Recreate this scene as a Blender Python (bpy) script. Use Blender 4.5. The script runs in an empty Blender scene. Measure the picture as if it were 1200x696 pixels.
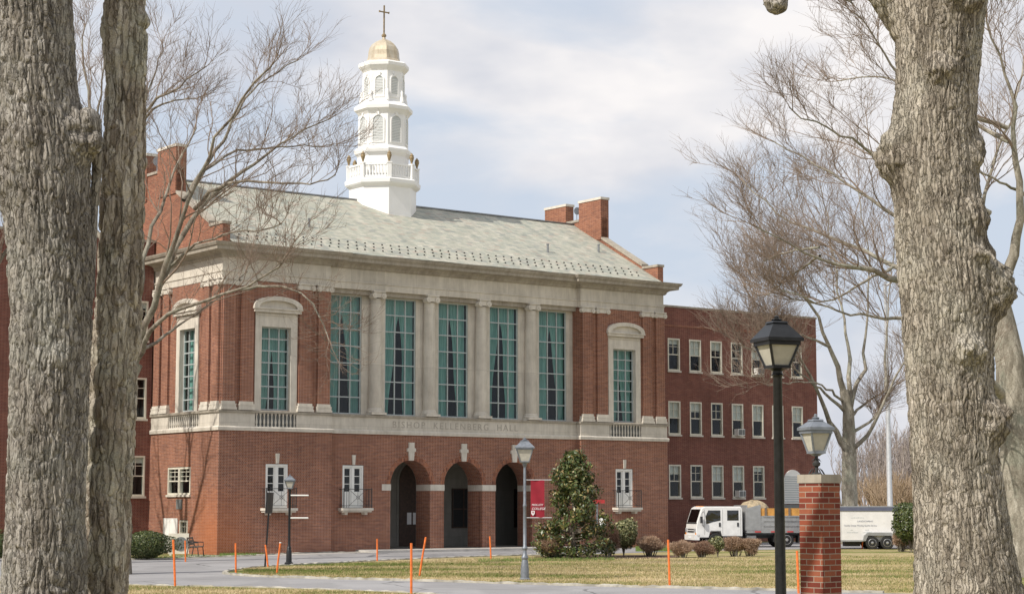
import bpy, math, random
import numpy as np
from mathutils import Vector
random.seed(7); RNG = np.random.default_rng(11)
R = math.radians

# ------------------------------------------------------------------ camera
sc = bpy.context.scene
FPX = 2191.0; HC = 2.3; TH = math.atan(242.0/FPX)
cam = bpy.data.objects.new('camera', bpy.data.cameras.new('camera'))
sc.collection.objects.link(cam); sc.camera = cam
cam.location = (0, 0, HC); cam.rotation_euler = (R(90)+TH, 0, 0)
cam.data.sensor_width = 36; cam.data.lens = FPX*36/1200.0
cam.data.clip_start = 0.1; cam.data.clip_end = 5000

# ------------------------------------------------------------------ sun and sky
SUN_EL = R(44.0)
SUNH = (-0.770, -0.638)                       # horizontal direction towards the sun
sun_dir = Vector((SUNH[0]*math.cos(SUN_EL), SUNH[1]*math.cos(SUN_EL), math.sin(SUN_EL))).normalized()
sl = bpy.data.lights.new('sun', 'SUN'); sl.energy = 4.2; sl.angle = R(0.6); sl.color = (1.0, 0.93, 0.83)
so = bpy.data.objects.new('sun', sl); sc.collection.objects.link(so)
so.rotation_euler = sun_dir.to_track_quat('Z', 'Y').to_euler()
so.location = (-40, -30, 60)
W = bpy.data.worlds.new('World'); sc.world = W; W.use_nodes = True
wn = W.node_tree; wn.nodes.clear()
def N(nt, t, **kw):
    n = nt.nodes.new(t)
    for k, v in kw.items(): setattr(n, k, v)
    return n
o_ = N(wn, 'ShaderNodeOutputWorld'); bg = N(wn, 'ShaderNodeBackground')
sky = N(wn, 'ShaderNodeTexSky', sky_type='NISHITA'); sky.sun_disc = False
sky.sun_elevation = SUN_EL; sky.sun_rotation = math.atan2(SUNH[0], SUNH[1])
sky.dust_density = 2.0; sky.air_density = 1.0; sky.ozone_density = 1.5
tc = N(wn, 'ShaderNodeTexCoord')
mp = N(wn, 'ShaderNodeMapping'); mp.inputs['Scale'].default_value = (1.0, 1.0, 2.1)
mp.inputs['Location'].default_value = (0.35, 0.0, 0.62)
nz = N(wn, 'ShaderNodeTexNoise'); nz.inputs['Scale'].default_value = 3.0; nz.inputs['Detail'].default_value = 9
nz.inputs['Roughness'].default_value = 0.52; nz.inputs['Distortion'].default_value = 0.25
cr = N(wn, 'ShaderNodeValToRGB')
cr.color_ramp.elements[0].position = 0.425; cr.color_ramp.elements[0].color = (0, 0, 0, 1)
cr.color_ramp.elements[1].position = 0.53; cr.color_ramp.elements[1].color = (1, 1, 1, 1)
nz2 = N(wn, 'ShaderNodeTexNoise'); nz2.inputs['Scale'].default_value = 5.5; nz2.inputs['Detail'].default_value = 5
cc = N(wn, 'ShaderNodeValToRGB')                 # shaded to bright cloud (radiance before strength)
cc.color_ramp.elements[0].position = 0.40; cc.color_ramp.elements[0].color = (4.3, 4.45, 4.9, 1)
cc.color_ramp.elements[1].position = 0.58; cc.color_ramp.elements[1].color = (6.3, 6.1, 6.05, 1)
thin = N(wn, 'ShaderNodeMix', data_type='RGBA')    # thin high cloud over the blue everywhere
thin.inputs[0].default_value = 0.92; thin.inputs[7].default_value = (4.05, 4.5, 5.2, 1)
mx = N(wn, 'ShaderNodeMix', data_type='RGBA')
L = wn.links.new
L(tc.outputs['Generated'], mp.inputs[0]); L(mp.outputs[0], nz.inputs[0]); L(mp.outputs[0], nz2.inputs[0])
L(nz.outputs[0], cr.inputs[0]); L(nz2.outputs[0], cc.inputs[0])
L(sky.outputs[0], thin.inputs[6]); L(cr.outputs[0], mx.inputs[0]); L(thin.outputs[2], mx.inputs[6]); L(cc.outputs[0], mx.inputs[7])
L(mx.outputs[2], bg.inputs[0]); L(bg.outputs[0], o_.inputs[0]); bg.inputs[1].default_value = 0.14
sc.view_settings.view_transform = 'Standard'; sc.view_settings.look = 'None'
sc.view_settings.exposure = 0.14; sc.view_settings.gamma = 1.0; sc.view_settings.use_curve_mapping = False
sc.cycles.max_bounces = 6; sc.cycles.transparent_max_bounces = 12

# ------------------------------------------------------------------ place finding
def ray(px, py):
    x = (px-600)/FPX; y = (348-py)/FPX
    return np.array([x, math.cos(TH)-y*math.sin(TH), math.sin(TH)+y*math.cos(TH)])
CAM = np.array([0, 0, HC])
def at(px, py, Y):
    r = ray(px, py); return CAM + r*(Y/r[1])
def gnd(px, py, z=0.0):
    r = ray(px, py); return CAM + r*((z-HC)/r[2])
def nrm(v):
    v = np.asarray(v, float); return v/np.maximum(np.linalg.norm(v, axis=-1, keepdims=True), 1e-9)

# ------------------------------------------------------------------ object helpers
COL = sc.collection
def tag(o, label=None, cat=None, group=None, kind=None):
    if label: o['label'] = label
    if cat: o['category'] = cat
    if group: o['group'] = group
    if kind: o['kind'] = kind
    return o
def empty(name, loc=(0, 0, 0), rz=0.0):
    o = bpy.data.objects.new(name, None); COL.objects.link(o)
    o.location = loc; o.rotation_euler = (0, 0, rz); o.empty_display_size = 0.3
    return o
def mesh_obj(name, V, F, mat, parent=None, smooth=False):
    me = bpy.data.meshes.new(name)
    V = np.asarray(V, dtype=np.float32)
    if isinstance(F, np.ndarray):
        k = F.shape[1]
        me.vertices.add(len(V)); me.vertices.foreach_set('co', V.ravel())
        me.loops.add(F.size); me.loops.foreach_set('vertex_index', F.astype(np.int32).ravel())
        me.polygons.add(len(F)); me.polygons.foreach_set('loop_start', np.arange(0, F.size, k, dtype=np.int32))
        me.polygons.foreach_set('loop_total', np.full(len(F), k, dtype=np.int32))
        me.update(calc_edges=True)
    else:
        me.from_pydata([tuple(map(float, v)) for v in V], [], F); me.update()
    if smooth: me.polygons.foreach_set('use_smooth', np.ones(len(me.polygons), dtype=bool))
    me.materials.append(mat)
    o = bpy.data.objects.new(name, me); COL.objects.link(o)
    if parent is not None: o.parent = parent
    return o
def fix_normals(o):
    import bmesh
    bm = bmesh.new(); bm.from_mesh(o.data); bmesh.ops.recalc_face_normals(bm, faces=bm.faces); bm.to_mesh(o.data); bm.free()
    return o
def copy_tree(o, parent=None):
    c = o.copy(); COL.objects.link(c); c.parent = parent
    for ch in list(o.children): copy_tree(ch, c)
    return c

class MB:
    def __init__(s, T=None): s.v = []; s.f = []; s.T = T
    def add(s, vs, fs):
        b = len(s.v)
        for p in vs: s.v.append(s.T(*p) if s.T else tuple(p))
        for f in fs: s.f.append([b+i for i in f])
    def box(s, x0, x1, y0, y1, z0, z1):
        v = [(x0,y0,z0),(x1,y0,z0),(x1,y1,z0),(x0,y1,z0),(x0,y0,z1),(x1,y0,z1),(x1,y1,z1),(x0,y1,z1)]
        s.add(v, [(0,3,2,1),(4,5,6,7),(0,1,5,4),(1,2,6,5),(2,3,7,6),(3,0,4,7)])
    def frustum(s, cx, cy, z0, z1, a0, b0, a1, b1):
        v = [(cx-a0,cy-b0,z0),(cx+a0,cy-b0,z0),(cx+a0,cy+b0,z0),(cx-a0,cy+b0,z0),(cx-a1,cy-b1,z1),(cx+a1,cy-b1,z1),(cx+a1,cy+b1,z1),(cx-a1,cy+b1,z1)]
        s.add(v, [(0,3,2,1),(4,5,6,7),(0,1,5,4),(1,2,6,5),(2,3,7,6),(3,0,4,7)])
    def poly(s, pts, fl=None): s.add(pts, [tuple(range(len(pts)))])
    def prism(s, pts2, y0, y1, plane='xz'):
        n = len(pts2)
        if plane == 'xz': a = [(p[0], y0, p[1]) for p in pts2]; b = [(p[0], y1, p[1]) for p in pts2]
        elif plane == 'yz': a = [(y0, p[0], p[1]) for p in pts2]; b = [(y1, p[0], p[1]) for p in pts2]
        else: a = [(p[0], p[1], y0) for p in pts2]; b = [(p[0], p[1], y1) for p in pts2]
        s.add(a+b, [tuple(range(n))[::-1], tuple(range(n, 2*n))] + [(i, (i+1) % n, n+(i+1) % n, n+i) for i in range(n)])
    def lathe(s, cx, cy, prof, n=12, rot=0.0, cap=True):
        b = []
        for (r, z) in prof:
            for k in range(n):
                a = rot+2*math.pi*k/n; b.append((cx+r*math.cos(a), cy+r*math.sin(a), z))
        f = []
        for i in range(len(prof)-1):
            for k in range(n):
                f.append((i*n+k, i*n+(k+1) % n, (i+1)*n+(k+1) % n, (i+1)*n+k))
        if cap:
            f.append(tuple(range(n))[::-1]); m = (len(prof)-1)*n; f.append(tuple(range(m, m+n)))
        s.add(b, f)
    def tube(s, pts, r, n=6, cap=True):
        pts = [np.array(p, float) for p in pts]; m = len(pts)
        rr = r if hasattr(r, '__len__') else [r]*m
        v = []; ref = None
        for i, p in enumerate(pts):
            t = nrm(pts[min(i+1, m-1)]-pts[max(i-1, 0)])
            if ref is None: ref = np.array([0, 0, 1.0]) if abs(t[2]) < .9 else np.array([1.0, 0, 0])
            a = nrm(np.cross(t, ref)); b = np.cross(t, a); ref = -b if False else ref
            for k in range(n):
                q = 2*math.pi*k/n; v.append(tuple(p+rr[i]*(a*math.cos(q)+b*math.sin(q))))
        f = [(i*n+k, i*n+(k+1) % n, (i+1)*n+(k+1) % n, (i+1)*n+k) for i in range(m-1) for k in range(n)]
        if cap: f += [tuple(range(n))[::-1], tuple(range((m-1)*n, m*n))]
        s.add(v, f)
    def sweep(s, path, prof, closed=False):
        """profile [(out, z)] swept along plan path; outward = right-hand side of travel"""
        P = [np.array(p, float) for p in path]; n = len(P); off = []
        for i in range(n):
            d0 = nrm(P[i]-P[i-1]) if (i > 0 or closed) else None
            d1 = nrm(P[(i+1) % n]-P[i]) if (i < n-1 or closed) else None
            if d0 is None: d0 = d1
            if d1 is None: d1 = d0
            n0 = np.array([d0[1], -d0[0]]); n1 = np.array([d1[1], -d1[0]])
            off.append((n0+n1)/max(1e-6, 1+np.dot(n0, n1)))
        m = len(prof); v = []
        for i in range(n):
            for (o, z) in prof:
                q = P[i]+off[i]*o; v.append((q[0], q[1], z))
        f = []
        for i in range(n if closed else n-1):
            j = (i+1) % n
            for k in range(m-1): f.append((i*m+k, j*m+k, j*m+k+1, i*m+k+1))
            f.append((i*m+m-1, j*m+m-1, j*m, i*m))
        if not closed: f += [tuple(range(m)), tuple(range((n-1)*m, n*m))[::-1]]
        s.add(v, f)
    def build(s, name, mat, parent=None, smooth=False, fix=True):
        o = mesh_obj(name, s.v, s.f, mat, parent, smooth)
        if fix: fix_normals(o)
        if smooth:
            try: o.data.set_sharp_from_angle(angle=R(40))
            except Exception: pass
        return o

# ------------------------------------------------------------------ materials
def newmat(name):
    m = bpy.data.materials.new(name); m.use_nodes = True; nt = m.node_tree; nt.nodes.clear()
    out = N(nt, 'ShaderNodeOutputMaterial'); b = N(nt, 'ShaderNodeBsdfPrincipled'); nt.links.new(b.outputs[0], out.inputs[0])
    return m, nt, b
def math_(nt, op, a, b=None, c=None):
    n = N(nt, 'ShaderNodeMath', operation=op)
    for i, x in enumerate((a, b, c)):
        if x is None: continue
        if isinstance(x, (int, float)): n.inputs[i].default_value = x
        else: nt.links.new(x, n.inputs[i])
    return n.outputs[0]
def ramp(nt, fac, stops, interp='LINEAR'):
    r = N(nt, 'ShaderNodeValToRGB'); e = r.color_ramp; e.interpolation = interp
    while len(e.elements) < len(stops): e.elements.new(0.5)
    for el, (p, c) in zip(e.elements, stops): el.position = p; el.color = (c[0], c[1], c[2], 1)
    if fac is not None: nt.links.new(fac, r.inputs[0])
    return r.outputs[0]
def mixc(nt, fac, a, b, blend='MIX'):
    n = N(nt, 'ShaderNodeMix', data_type='RGBA', blend_type=blend)
    for i, x in ((0, fac), (6, a), (7, b)):
        if isinstance(x, (int, float)): n.inputs[i].default_value = x
        elif isinstance(x, tuple): n.inputs[i].default_value = (x[0], x[1], x[2], 1)
        else: nt.links.new(x, n.inputs[i])
    return n.outputs[2]
def noise(nt, vec, scale, detail=4, rough=.55, dist=0.0):
    n = N(nt, 'ShaderNodeTexNoise'); n.inputs['Scale'].default_value = scale; n.inputs['Detail'].default_value = detail
    n.inputs['Roughness'].default_value = rough; n.inputs['Distortion'].default_value = dist
    if vec is not None: nt.links.new(vec, n.inputs[0])
    return n.outputs[0]
def objco(nt): return N(nt, 'ShaderNodeTexCoord').outputs['Object']
def mapping(nt, vec, scale):
    n = N(nt, 'ShaderNodeMapping'); n.inputs['Scale'].default_value = scale; nt.links.new(vec, n.inputs[0]); return n.outputs[0]
def bump(nt, b, h, strength=.3, dist=.02):
    n = N(nt, 'ShaderNodeBump'); n.inputs['Strength'].default_value = strength; n.inputs['Distance'].default_value = dist
    nt.links.new(h, n.inputs['Height']); nt.links.new(n.outputs[0], b.inputs['Normal'])
def plain(name, col, rough=.6, metal=0.0, var=.12, scale=6.0, bmp=0.0, spec=.5):
    m, nt, b = newmat(name); co = objco(nt)
    f = noise(nt, co, scale, 5)
    c0 = tuple(max(0, c*(1-var)) for c in col); c1 = tuple(min(1, c*(1+var)) for c in col)
    nt.links.new(ramp(nt, f, [(.3, c0), (.7, c1)]), b.inputs['Base Color'])
    b.inputs['Roughness'].default_value = rough; b.inputs['Metallic'].default_value = metal
    b.inputs['Specular IOR Level'].default_value = spec
    if bmp: bump(nt, b, noise(nt, co, scale*6, 5), bmp, .02)
    return m
def cells(nt, u, v, w, h):
    """running-bond cells: returns random value per cell, edge distances"""
    vr = math_(nt, 'DIVIDE', v, h); row = math_(nt, 'FLOOR', vr)
    sh = math_(nt, 'MULTIPLY', math_(nt, 'MODULO', math_(nt, 'ABSOLUTE', row), 2.0), 0.5)
    ur = math_(nt, 'ADD', math_(nt, 'DIVIDE', u, w), sh); colm = math_(nt, 'FLOOR', ur)
    cx = N(nt, 'ShaderNodeCombineXYZ'); nt.links.new(colm, cx.inputs[0]); nt.links.new(row, cx.inputs[1])
    wn_ = N(nt, 'ShaderNodeTexWhiteNoise', noise_dimensions='2D'); nt.links.new(cx.outputs[0], wn_.inputs['Vector'])
    fu = math_(nt, 'SUBTRACT', ur, colm); fv = math_(nt, 'SUBTRACT', vr, row)
    return wn_.outputs['Value'], fu, fv, row
def wall_uv(nt):
    s = N(nt, 'ShaderNodeSeparateXYZ'); co = objco(nt); nt.links.new(co, s.inputs[0])
    return math_(nt, 'ADD', s.outputs[0], s.outputs[1]), s.outputs[2], co, s
def brick_mat(name, cols, mortar, w=.215, h=.0677, mw=.055, mh=.17, weather=.25, stain=None, flemish=False):
    m, nt, b = newmat(name); u, v, co, s = wall_uv(nt)
    rnd, fu, fv, row = cells(nt, u, v, w, h)
    base = ramp(nt, rnd, cols, 'CONSTANT')
    if flemish:                                                   # darker headers between the stretchers
        base = mixc(nt, .35, base, cols[0][1]); base = mixc(nt, math_(nt, 'MULTIPLY', math_(nt, 'GREATER_THAN', fu, .667), .5), base, tuple(q*.42 for q in cols[0][1]))
    base = mixc(nt, math_(nt, 'MULTIPLY', noise(nt, co, 40, 4), .5), base, (cols[0][1][0]*.8, cols[0][1][1]*.8, cols[0][1][2]*.8))
    mask = math_(nt, 'MAXIMUM', math_(nt, 'LESS_THAN', fu, mw), math_(nt, 'LESS_THAN', fv, mh))
    if flemish: mask = math_(nt, 'MAXIMUM', mask, math_(nt, 'COMPARE', fu, .667, mw*.5))
    c = mixc(nt, mask, base, mortar)
    big = noise(nt, co, .35, 6, .6); mid = noise(nt, mapping(nt, co, (1.3, 1.3, .35)), 1.2, 5, .65)
    dk = ramp(nt, math_(nt, 'ADD', math_(nt, 'MULTIPLY', big, .5), math_(nt, 'MULTIPLY', mid, .5)), [(.36, (1-weather,)*3), (.62, (1.06,)*3)])
    c = mixc(nt, 1.0, c, dk, 'MULTIPLY')
    if stain:                                                     # rust stain of its own shape
        gx, gy, gz, rad, colr = stain
        d = N(nt, 'ShaderNodeVectorMath', operation='DISTANCE'); nt.links.new(mapping(nt, co, (1, 1, .8)), d.inputs[0]); d.inputs[1].default_value = (gx, gy, gz*.8)
        dd = math_(nt, 'DIVIDE', math_(nt, 'ADD', d.outputs['Value'], math_(nt, 'MULTIPLY', noise(nt, co, 1.8, 4), 1.2)), rad)
        f = ramp(nt, dd, [(.35, (.75,)*3), (1.0, (0, 0, 0))])
        c = mixc(nt, f, c, mixc(nt, .55, c, colr))
    nt.links.new(c, b.inputs['Base Color']); b.inputs['Roughness'].default_value = .9; b.inputs['Specular IOR Level'].default_value = .2
    bump(nt, b, math_(nt, 'SUBTRACT', 1.0, mask), .5, .008)
    return m
def stone_mat(name, col, streak=.25, joint=None):
    m, nt, b = newmat(name); u, v, co, s = wall_uv(nt)
    f1 = noise(nt, co, 1.1, 6, .65); f2 = noise(nt, mapping(nt, co, (3, 3, .4)), 1.6, 5, .7)
    k = ramp(nt, math_(nt, 'ADD', math_(nt, 'MULTIPLY', f1, .5), math_(nt, 'MULTIPLY', f2, .5)), [(.34, (1-streak, 1-streak*1.02, 1-streak*1.05)), (.6, (1.04,)*3)])
    c = mixc(nt, 1.0, col, k, 'MULTIPLY')
    if joint:
        rnd, fu, fv, row = cells(nt, u, v, joint[0], joint[1])
        c = mixc(nt, 1.0, c, ramp(nt, rnd, [(0, (.93,)*3), (1, (1.05,)*3)]), 'MULTIPLY')
        mk = math_(nt, 'MAXIMUM', math_(nt, 'LESS_THAN', fu, .012/joint[0]), math_(nt, 'LESS_THAN', fv, .012/joint[1]))
        c = mixc(nt, math_(nt, 'MULTIPLY', mk, .35), c, (.12, .11, .09))
    nt.links.new(c, b.inputs['Base Color']); b.inputs['Roughness'].default_value = .85; b.inputs['Specular IOR Level'].default_value = .25
    bump(nt, b, noise(nt, co, 25, 5), .25, .01)
    return m
M = {}
BR = [(0, (.295, .116, .067)), (.28, (.37, .150, .083)), (.55, (.225, .084, .052)), (.75, (.44, .19, .108)), (.9, (.165, .062, .045))]
M['brick'] = brick_mat('brick', BR, (.42, .32, .27), w=.3225, mw=.042, weather=.24, flemish=True, stain=(0.0, .7, .6, 3.0, (.50, .15, .04)))
M['brick_arch'] = brick_mat('brick_arch', BR, (.33, .23, .18), w=.09, h=.215, mw=.12, mh=.05)
M['brick_wing'] = brick_mat('brick_wing', [(0, (.225, .082, .062)), (.3, (.28, .105, .075)), (.6, (.185, .067, .054)), (.85, (.32, .135, .094))], (.28, .19, .155), w=.3225, mw=.036, weather=.30, flemish=True)
M['brick_chimney'] = brick_mat('brick_chimney', BR, (.36, .25, .2), w=.3225, mw=.036, weather=.2, flemish=True)
M['brick_pillar'] = brick_mat('brick_pillar', [(0, (.25, .060, .036)), (.3, (.32, .092, .050)), (.55, (.19, .046, .032)), (.75, (.36, .125, .07)), (.9, (.16, .045, .034))], (.37, .30, .24), w=.215, h=.0677, mw=.05, mh=.16, weather=.35)
M['stone'] = stone_mat('stone', (.62, .575, .50), .26, (1.9, 3.0))
M['stone_trim'] = stone_mat('stone_trim', (.65, .605, .53), .28)
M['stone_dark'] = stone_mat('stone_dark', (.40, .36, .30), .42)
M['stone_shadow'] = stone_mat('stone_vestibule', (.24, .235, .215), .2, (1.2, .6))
M['white_paint'] = plain('white_paint', (.80, .80, .77), .5, var=.04, scale=2)
M['cream_paint'] = plain('cream_paint', (.66, .63, .53), .55, var=.08, scale=3)
M['cupola_white'] = plain('cupola_white', (.82, .82, .81), .5, var=.03, scale=1.5)
M['louvre'] = plain('louvre', (.50, .53, .53), .6, var=.05)
M['muntin'] = plain('muntin', (.40, .44, .44), .5, var=.08)
M['black_metal'] = plain('black_metal', (.018, .019, .021), .38, metal=.3, var=.3, scale=14, bmp=.08)
M['grey_metal'] = plain('grey_metal', (.20, .22, .25), .45, metal=.4, var=.2, scale=12, bmp=.08)
M['iron'] = plain('iron', (.03, .03, .03), .6)
M['urn'] = plain('urn_gilding', (.27, .20, .11), .55, metal=.25, var=.35, scale=12)
M['dark_room'] = plain('dark_room', (.020, .022, .024), .9)
M['door_wood'] = plain('door_wood', (.045, .022, .015), .5, var=.4, scale=8)
M['paper'] = plain('paper', (.75, .76, .78), .8, var=.02)
M['orange'] = plain('orange_plastic', (.74, .17, .03), .55, var=.25, scale=9)
M['red_cloth'] = plain('red_cloth', (.25, .008, .022), .8, var=.1, scale=5)
M['red_paint'] = plain('red_paint', (.36, .03, .03), .5)
M['rubber'] = plain('rubber', (.018, .018, .018), .85, var=.25, scale=20)
M['truck_white'] = plain('truck_white', (.74, .74, .73), .25, var=.09, scale=3.5)
M['chrome'] = plain('wheel_metal', (.55, .55, .55), .3, metal=.8, var=.2)
M['alu'] = plain('aluminium', (.42, .43, .44), .35, metal=.6, var=.12, scale=4)
M['alu_dark'] = plain('aluminium_dark', (.25, .26, .27), .4, metal=.5, var=.15)
M['orange_board'] = plain('orange_board', (.58, .29, .07), .7, var=.2, scale=4)
M['tarp'] = plain('tarp', (.36, .29, .19), .9, var=.3, scale=7, bmp=.4)
M['plastic_dark'] = plain('plastic_dark', (.03, .032, .036), .5)
M['trailer_white'] = plain('trailer_white', (.70, .69, .68), .4, var=.09, scale=1.8)
M['navy'] = plain('navy_trim', (.10, .11, .16), .4)
M['lens_red'] = plain('lens_red', (.5, .02, .02), .3)
M['lens_amber'] = plain('lens_amber', (.7, .25, .03), .3)
M['headlight'] = plain('headlight', (.55, .57, .6), .12, metal=.3)
M['ac_grille'] = plain('grille', (.16, .17, .17), .6)
M['bench_wood'] = plain('bench_wood', (.17, .13, .10), .8)
M['pole_white'] = plain('galvanised', (.52, .54, .56), .5, metal=.3, var=.1)
M['sign_ink'] = plain('ink', (.20, .22, .28), .7)
M['carved'] = plain('carved_letter', (.37, .335, .285), .9)
M['mulch'] = plain('mulch', (.10, .06, .04), .95, var=.4, scale=18, bmp=.6)
def glass_mat(name, tint, gloss):
    m = bpy.data.materials.new(name); m.use_nodes = True; nt = m.node_tree; nt.nodes.clear()
    out = N(nt, 'ShaderNodeOutputMaterial'); t = N(nt, 'ShaderNodeBsdfTransparent'); g = N(nt, 'ShaderNodeBsdfGlossy'); x = N(nt, 'ShaderNodeMixShader')
    t.inputs[0].default_value = (*tint, 1); g.inputs[0].default_value = (.9, .95, 1, 1); g.inputs['Roughness'].default_value = .03
    co = objco(nt); bn = N(nt, 'ShaderNodeBump'); bn.inputs['Strength'].default_value = .12; bn.inputs['Distance'].default_value = .03
    nt.links.new(noise(nt, co, 2.3, 2), bn.inputs['Height']); nt.links.new(bn.outputs[0], g.inputs['Normal'])
    lw = N(nt, 'ShaderNodeLayerWeight'); lw.inputs[0].default_value = .5
    f = math_(nt, 'ADD', gloss, math_(nt, 'MULTIPLY', math_(nt, 'POWER', lw.outputs['Facing'], 4.0), .6))
    nt.links.new(f, x.inputs[0]); nt.links.new(t.outputs[0], x.inputs[1]); nt.links.new(g.outputs[0], x.inputs[2]); nt.links.new(x.outputs[0], out.inputs[0])
    return m
M['glass'] = glass_mat('glass', (.85, .90, .89), .035)
M['glass_car'] = glass_mat('glass_car', (.12, .14, .15), .08)
def frosted(name, col):
    m, nt, b = newmat(name)
    nt.links.new(ramp(nt, noise(nt, objco(nt), 9, 4), [(.3, tuple(c*.8 for c in col)), (.7, col)]), b.inputs['Base Color'])
    b.inputs['Roughness'].default_value = .25; b.inputs['Transmission Weight'].default_value = .12; b.inputs['IOR'].default_value = 1.1
    return m
M['lamp_glass'] = frosted('lamp_glass', (.60, .575, .50))
# curtain
m, nt, b = newmat('curtain'); co = objco(nt)
nt.links.new(ramp(nt, noise(nt, mapping(nt, co, (9, 9, .5)), 1.5, 4), [(.3, (.15, .34, .305)), (.7, (.29, .52, .47))]), b.inputs['Base Color'])
b.inputs['Roughness'].default_value = .8; b.inputs['Sheen Weight'].default_value = .2; M['curtain'] = m
M['blind'] = plain('blind', (.62, .62, .58), .8, var=.05)
# gold dome
m, nt, b = newmat('gilded_dome'); co = objco(nt)
nt.links.new(ramp(nt, noise(nt, mapping(nt, co, (2, 2, .6)), 1.5, 6, .7), [(.3, (.30, .25, .18)), (.5, (.50, .43, .32)), (.68, (.52, .49, .42))]), b.inputs['Base Color'])
b.inputs['Metallic'].default_value = .2; b.inputs['Roughness'].default_value = .5; M['dome'] = m
# slates
m, nt, b = newmat('slate_roof'); s = N(nt, 'ShaderNodeSeparateXYZ'); co = objco(nt); nt.links.new(co, s.inputs[0])
rnd, fu, fv, row = cells(nt, s.outputs[0], math_(nt, 'MULTIPLY', s.outputs[1], 1.13), .36, .22)
base = ramp(nt, rnd, [(0, (.42, .43, .36)), (.25, (.50, .49, .41)), (.45, (.35, .38, .34)), (.6, (.54, .51, .44)), (.80, (.46, .36, .30)), (.86, (.27, .29, .28)), (.94, (.60, .57, .49))], 'CONSTANT')
base = mixc(nt, .48, base, ramp(nt, noise(nt, mapping(nt, co, (.8, 2.5, 1)), 1.2, 5, .7), [(.35, (.36, .38, .33)), (.65, (.55, .52, .44))]))
base = mixc(nt, math_(nt, 'MULTIPLY', math_(nt, 'LESS_THAN', fv, .16), .5), base, (.10, .10, .09))
base = mixc(nt, 1.0, base, ramp(nt, noise(nt, mapping(nt, co, (1.6, .22, 1)), 1.3, 5, .7), [(.35, (.68, .69, .68)), (.62, (.90, .90, .88))]), 'MULTIPLY')
nt.links.new(base, b.inputs['Base Color']); b.inputs['Roughness'].default_value = .75
bump(nt, b, math_(nt, 'ADD', math_(nt, 'SUBTRACT', 1.0, fv), math_(nt, 'MULTIPLY', rnd, .5)), .6, .02); M['slate'] = m
# ground
def lawn_mat(name, blade=False):
    m, nt, b = newmat(name); co = objco(nt)
    a1 = noise(nt, mapping(nt, co, (.55, 1.6, 1)), .17, 8, .68); a2 = noise(nt, co, 1.3, 6, .75); a3 = noise(nt, co, 14, 4, .7)
    f = math_(nt, 'ADD', math_(nt, 'MULTIPLY', a1, .68), math_(nt, 'MULTIPLY', a2, .32))
    if blade: f = math_(nt, 'ADD', f, math_(nt, 'MULTIPLY', math_(nt, 'SUBTRACT', N(nt, 'ShaderNodeNewGeometry').outputs['Random Per Island'], .5), .16))
    c = ramp(nt, f, [(.37, (.10, .155, .03)), (.44, (.20, .215, .07)), (.50, (.37, .305, .155)), (.56, (.47, .385, .225)), (.64, (.58, .485, .31))])
    if not blade: c = mixc(nt, 1.0, c, ramp(nt, a3, [(.25, (.55,)*3), (.75, (1.25,)*3)]), 'MULTIPLY')
    nt.links.new(c, b.inputs['Base Color']); b.inputs['Roughness'].default_value = .95; b.inputs['Specular IOR Level'].default_value = .1
    if not blade: bump(nt, b, a3, .8, .05)
    M[name] = m
lawn_mat('lawn')
def asphalt(name, c0, c1):
    m, nt, b = newmat(name); co = objco(nt)
    f = math_(nt, 'ADD', math_(nt, 'MULTIPLY', noise(nt, co, .25, 6, .6), .6), math_(nt, 'MULTIPLY', noise(nt, co, 60, 3, .8), .4))
    c = ramp(nt, f, [(.35, c0), (.65, c1)])
    c = mixc(nt, ramp(nt, noise(nt, mapping(nt, co, (.7, .25, 1)), .5, 3, .5), [(.50, (0,)*3), (.56, (.35,)*3)]), c, tuple(q*.72 for q in c0))
    vr = N(nt, 'ShaderNodeTexVoronoi', feature='DISTANCE_TO_EDGE'); vr.inputs['Scale'].default_value = .22
    wv = N(nt, 'ShaderNodeMix', data_type='VECTOR'); wv.inputs[0].default_value = .3; nt.links.new(co, wv.inputs[4])
    nn = N(nt, 'ShaderNodeTexNoise'); nn.inputs['Scale'].default_value = .8; nt.links.new(co, nn.inputs[0]); nt.links.new(nn.outputs[1], wv.inputs[5])
    nt.links.new(wv.outputs[1], vr.inputs[0])
    c = mixc(nt, math_(nt, 'MULTIPLY', math_(nt, 'LESS_THAN', vr.outputs['Distance'], .006), .55), c, (.05, .05, .05))
    nt.links.new(c, b.inputs['Base Color']); b.inputs['Roughness'].default_value = .85; bump(nt, b, noise(nt, co, 80, 3), .3, .01)
    return m
M['asphalt'] = asphalt('asphalt', (.235, .23, .235), (.33, .325, .33))
M['concrete'] = plain('concrete', (.46, .44, .41), .85, var=.18, scale=1.5, bmp=.2)
M['kerb'] = plain('kerb_stone', (.36, .34, .29), .85, var=.45, scale=2.5, bmp=.3)
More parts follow.
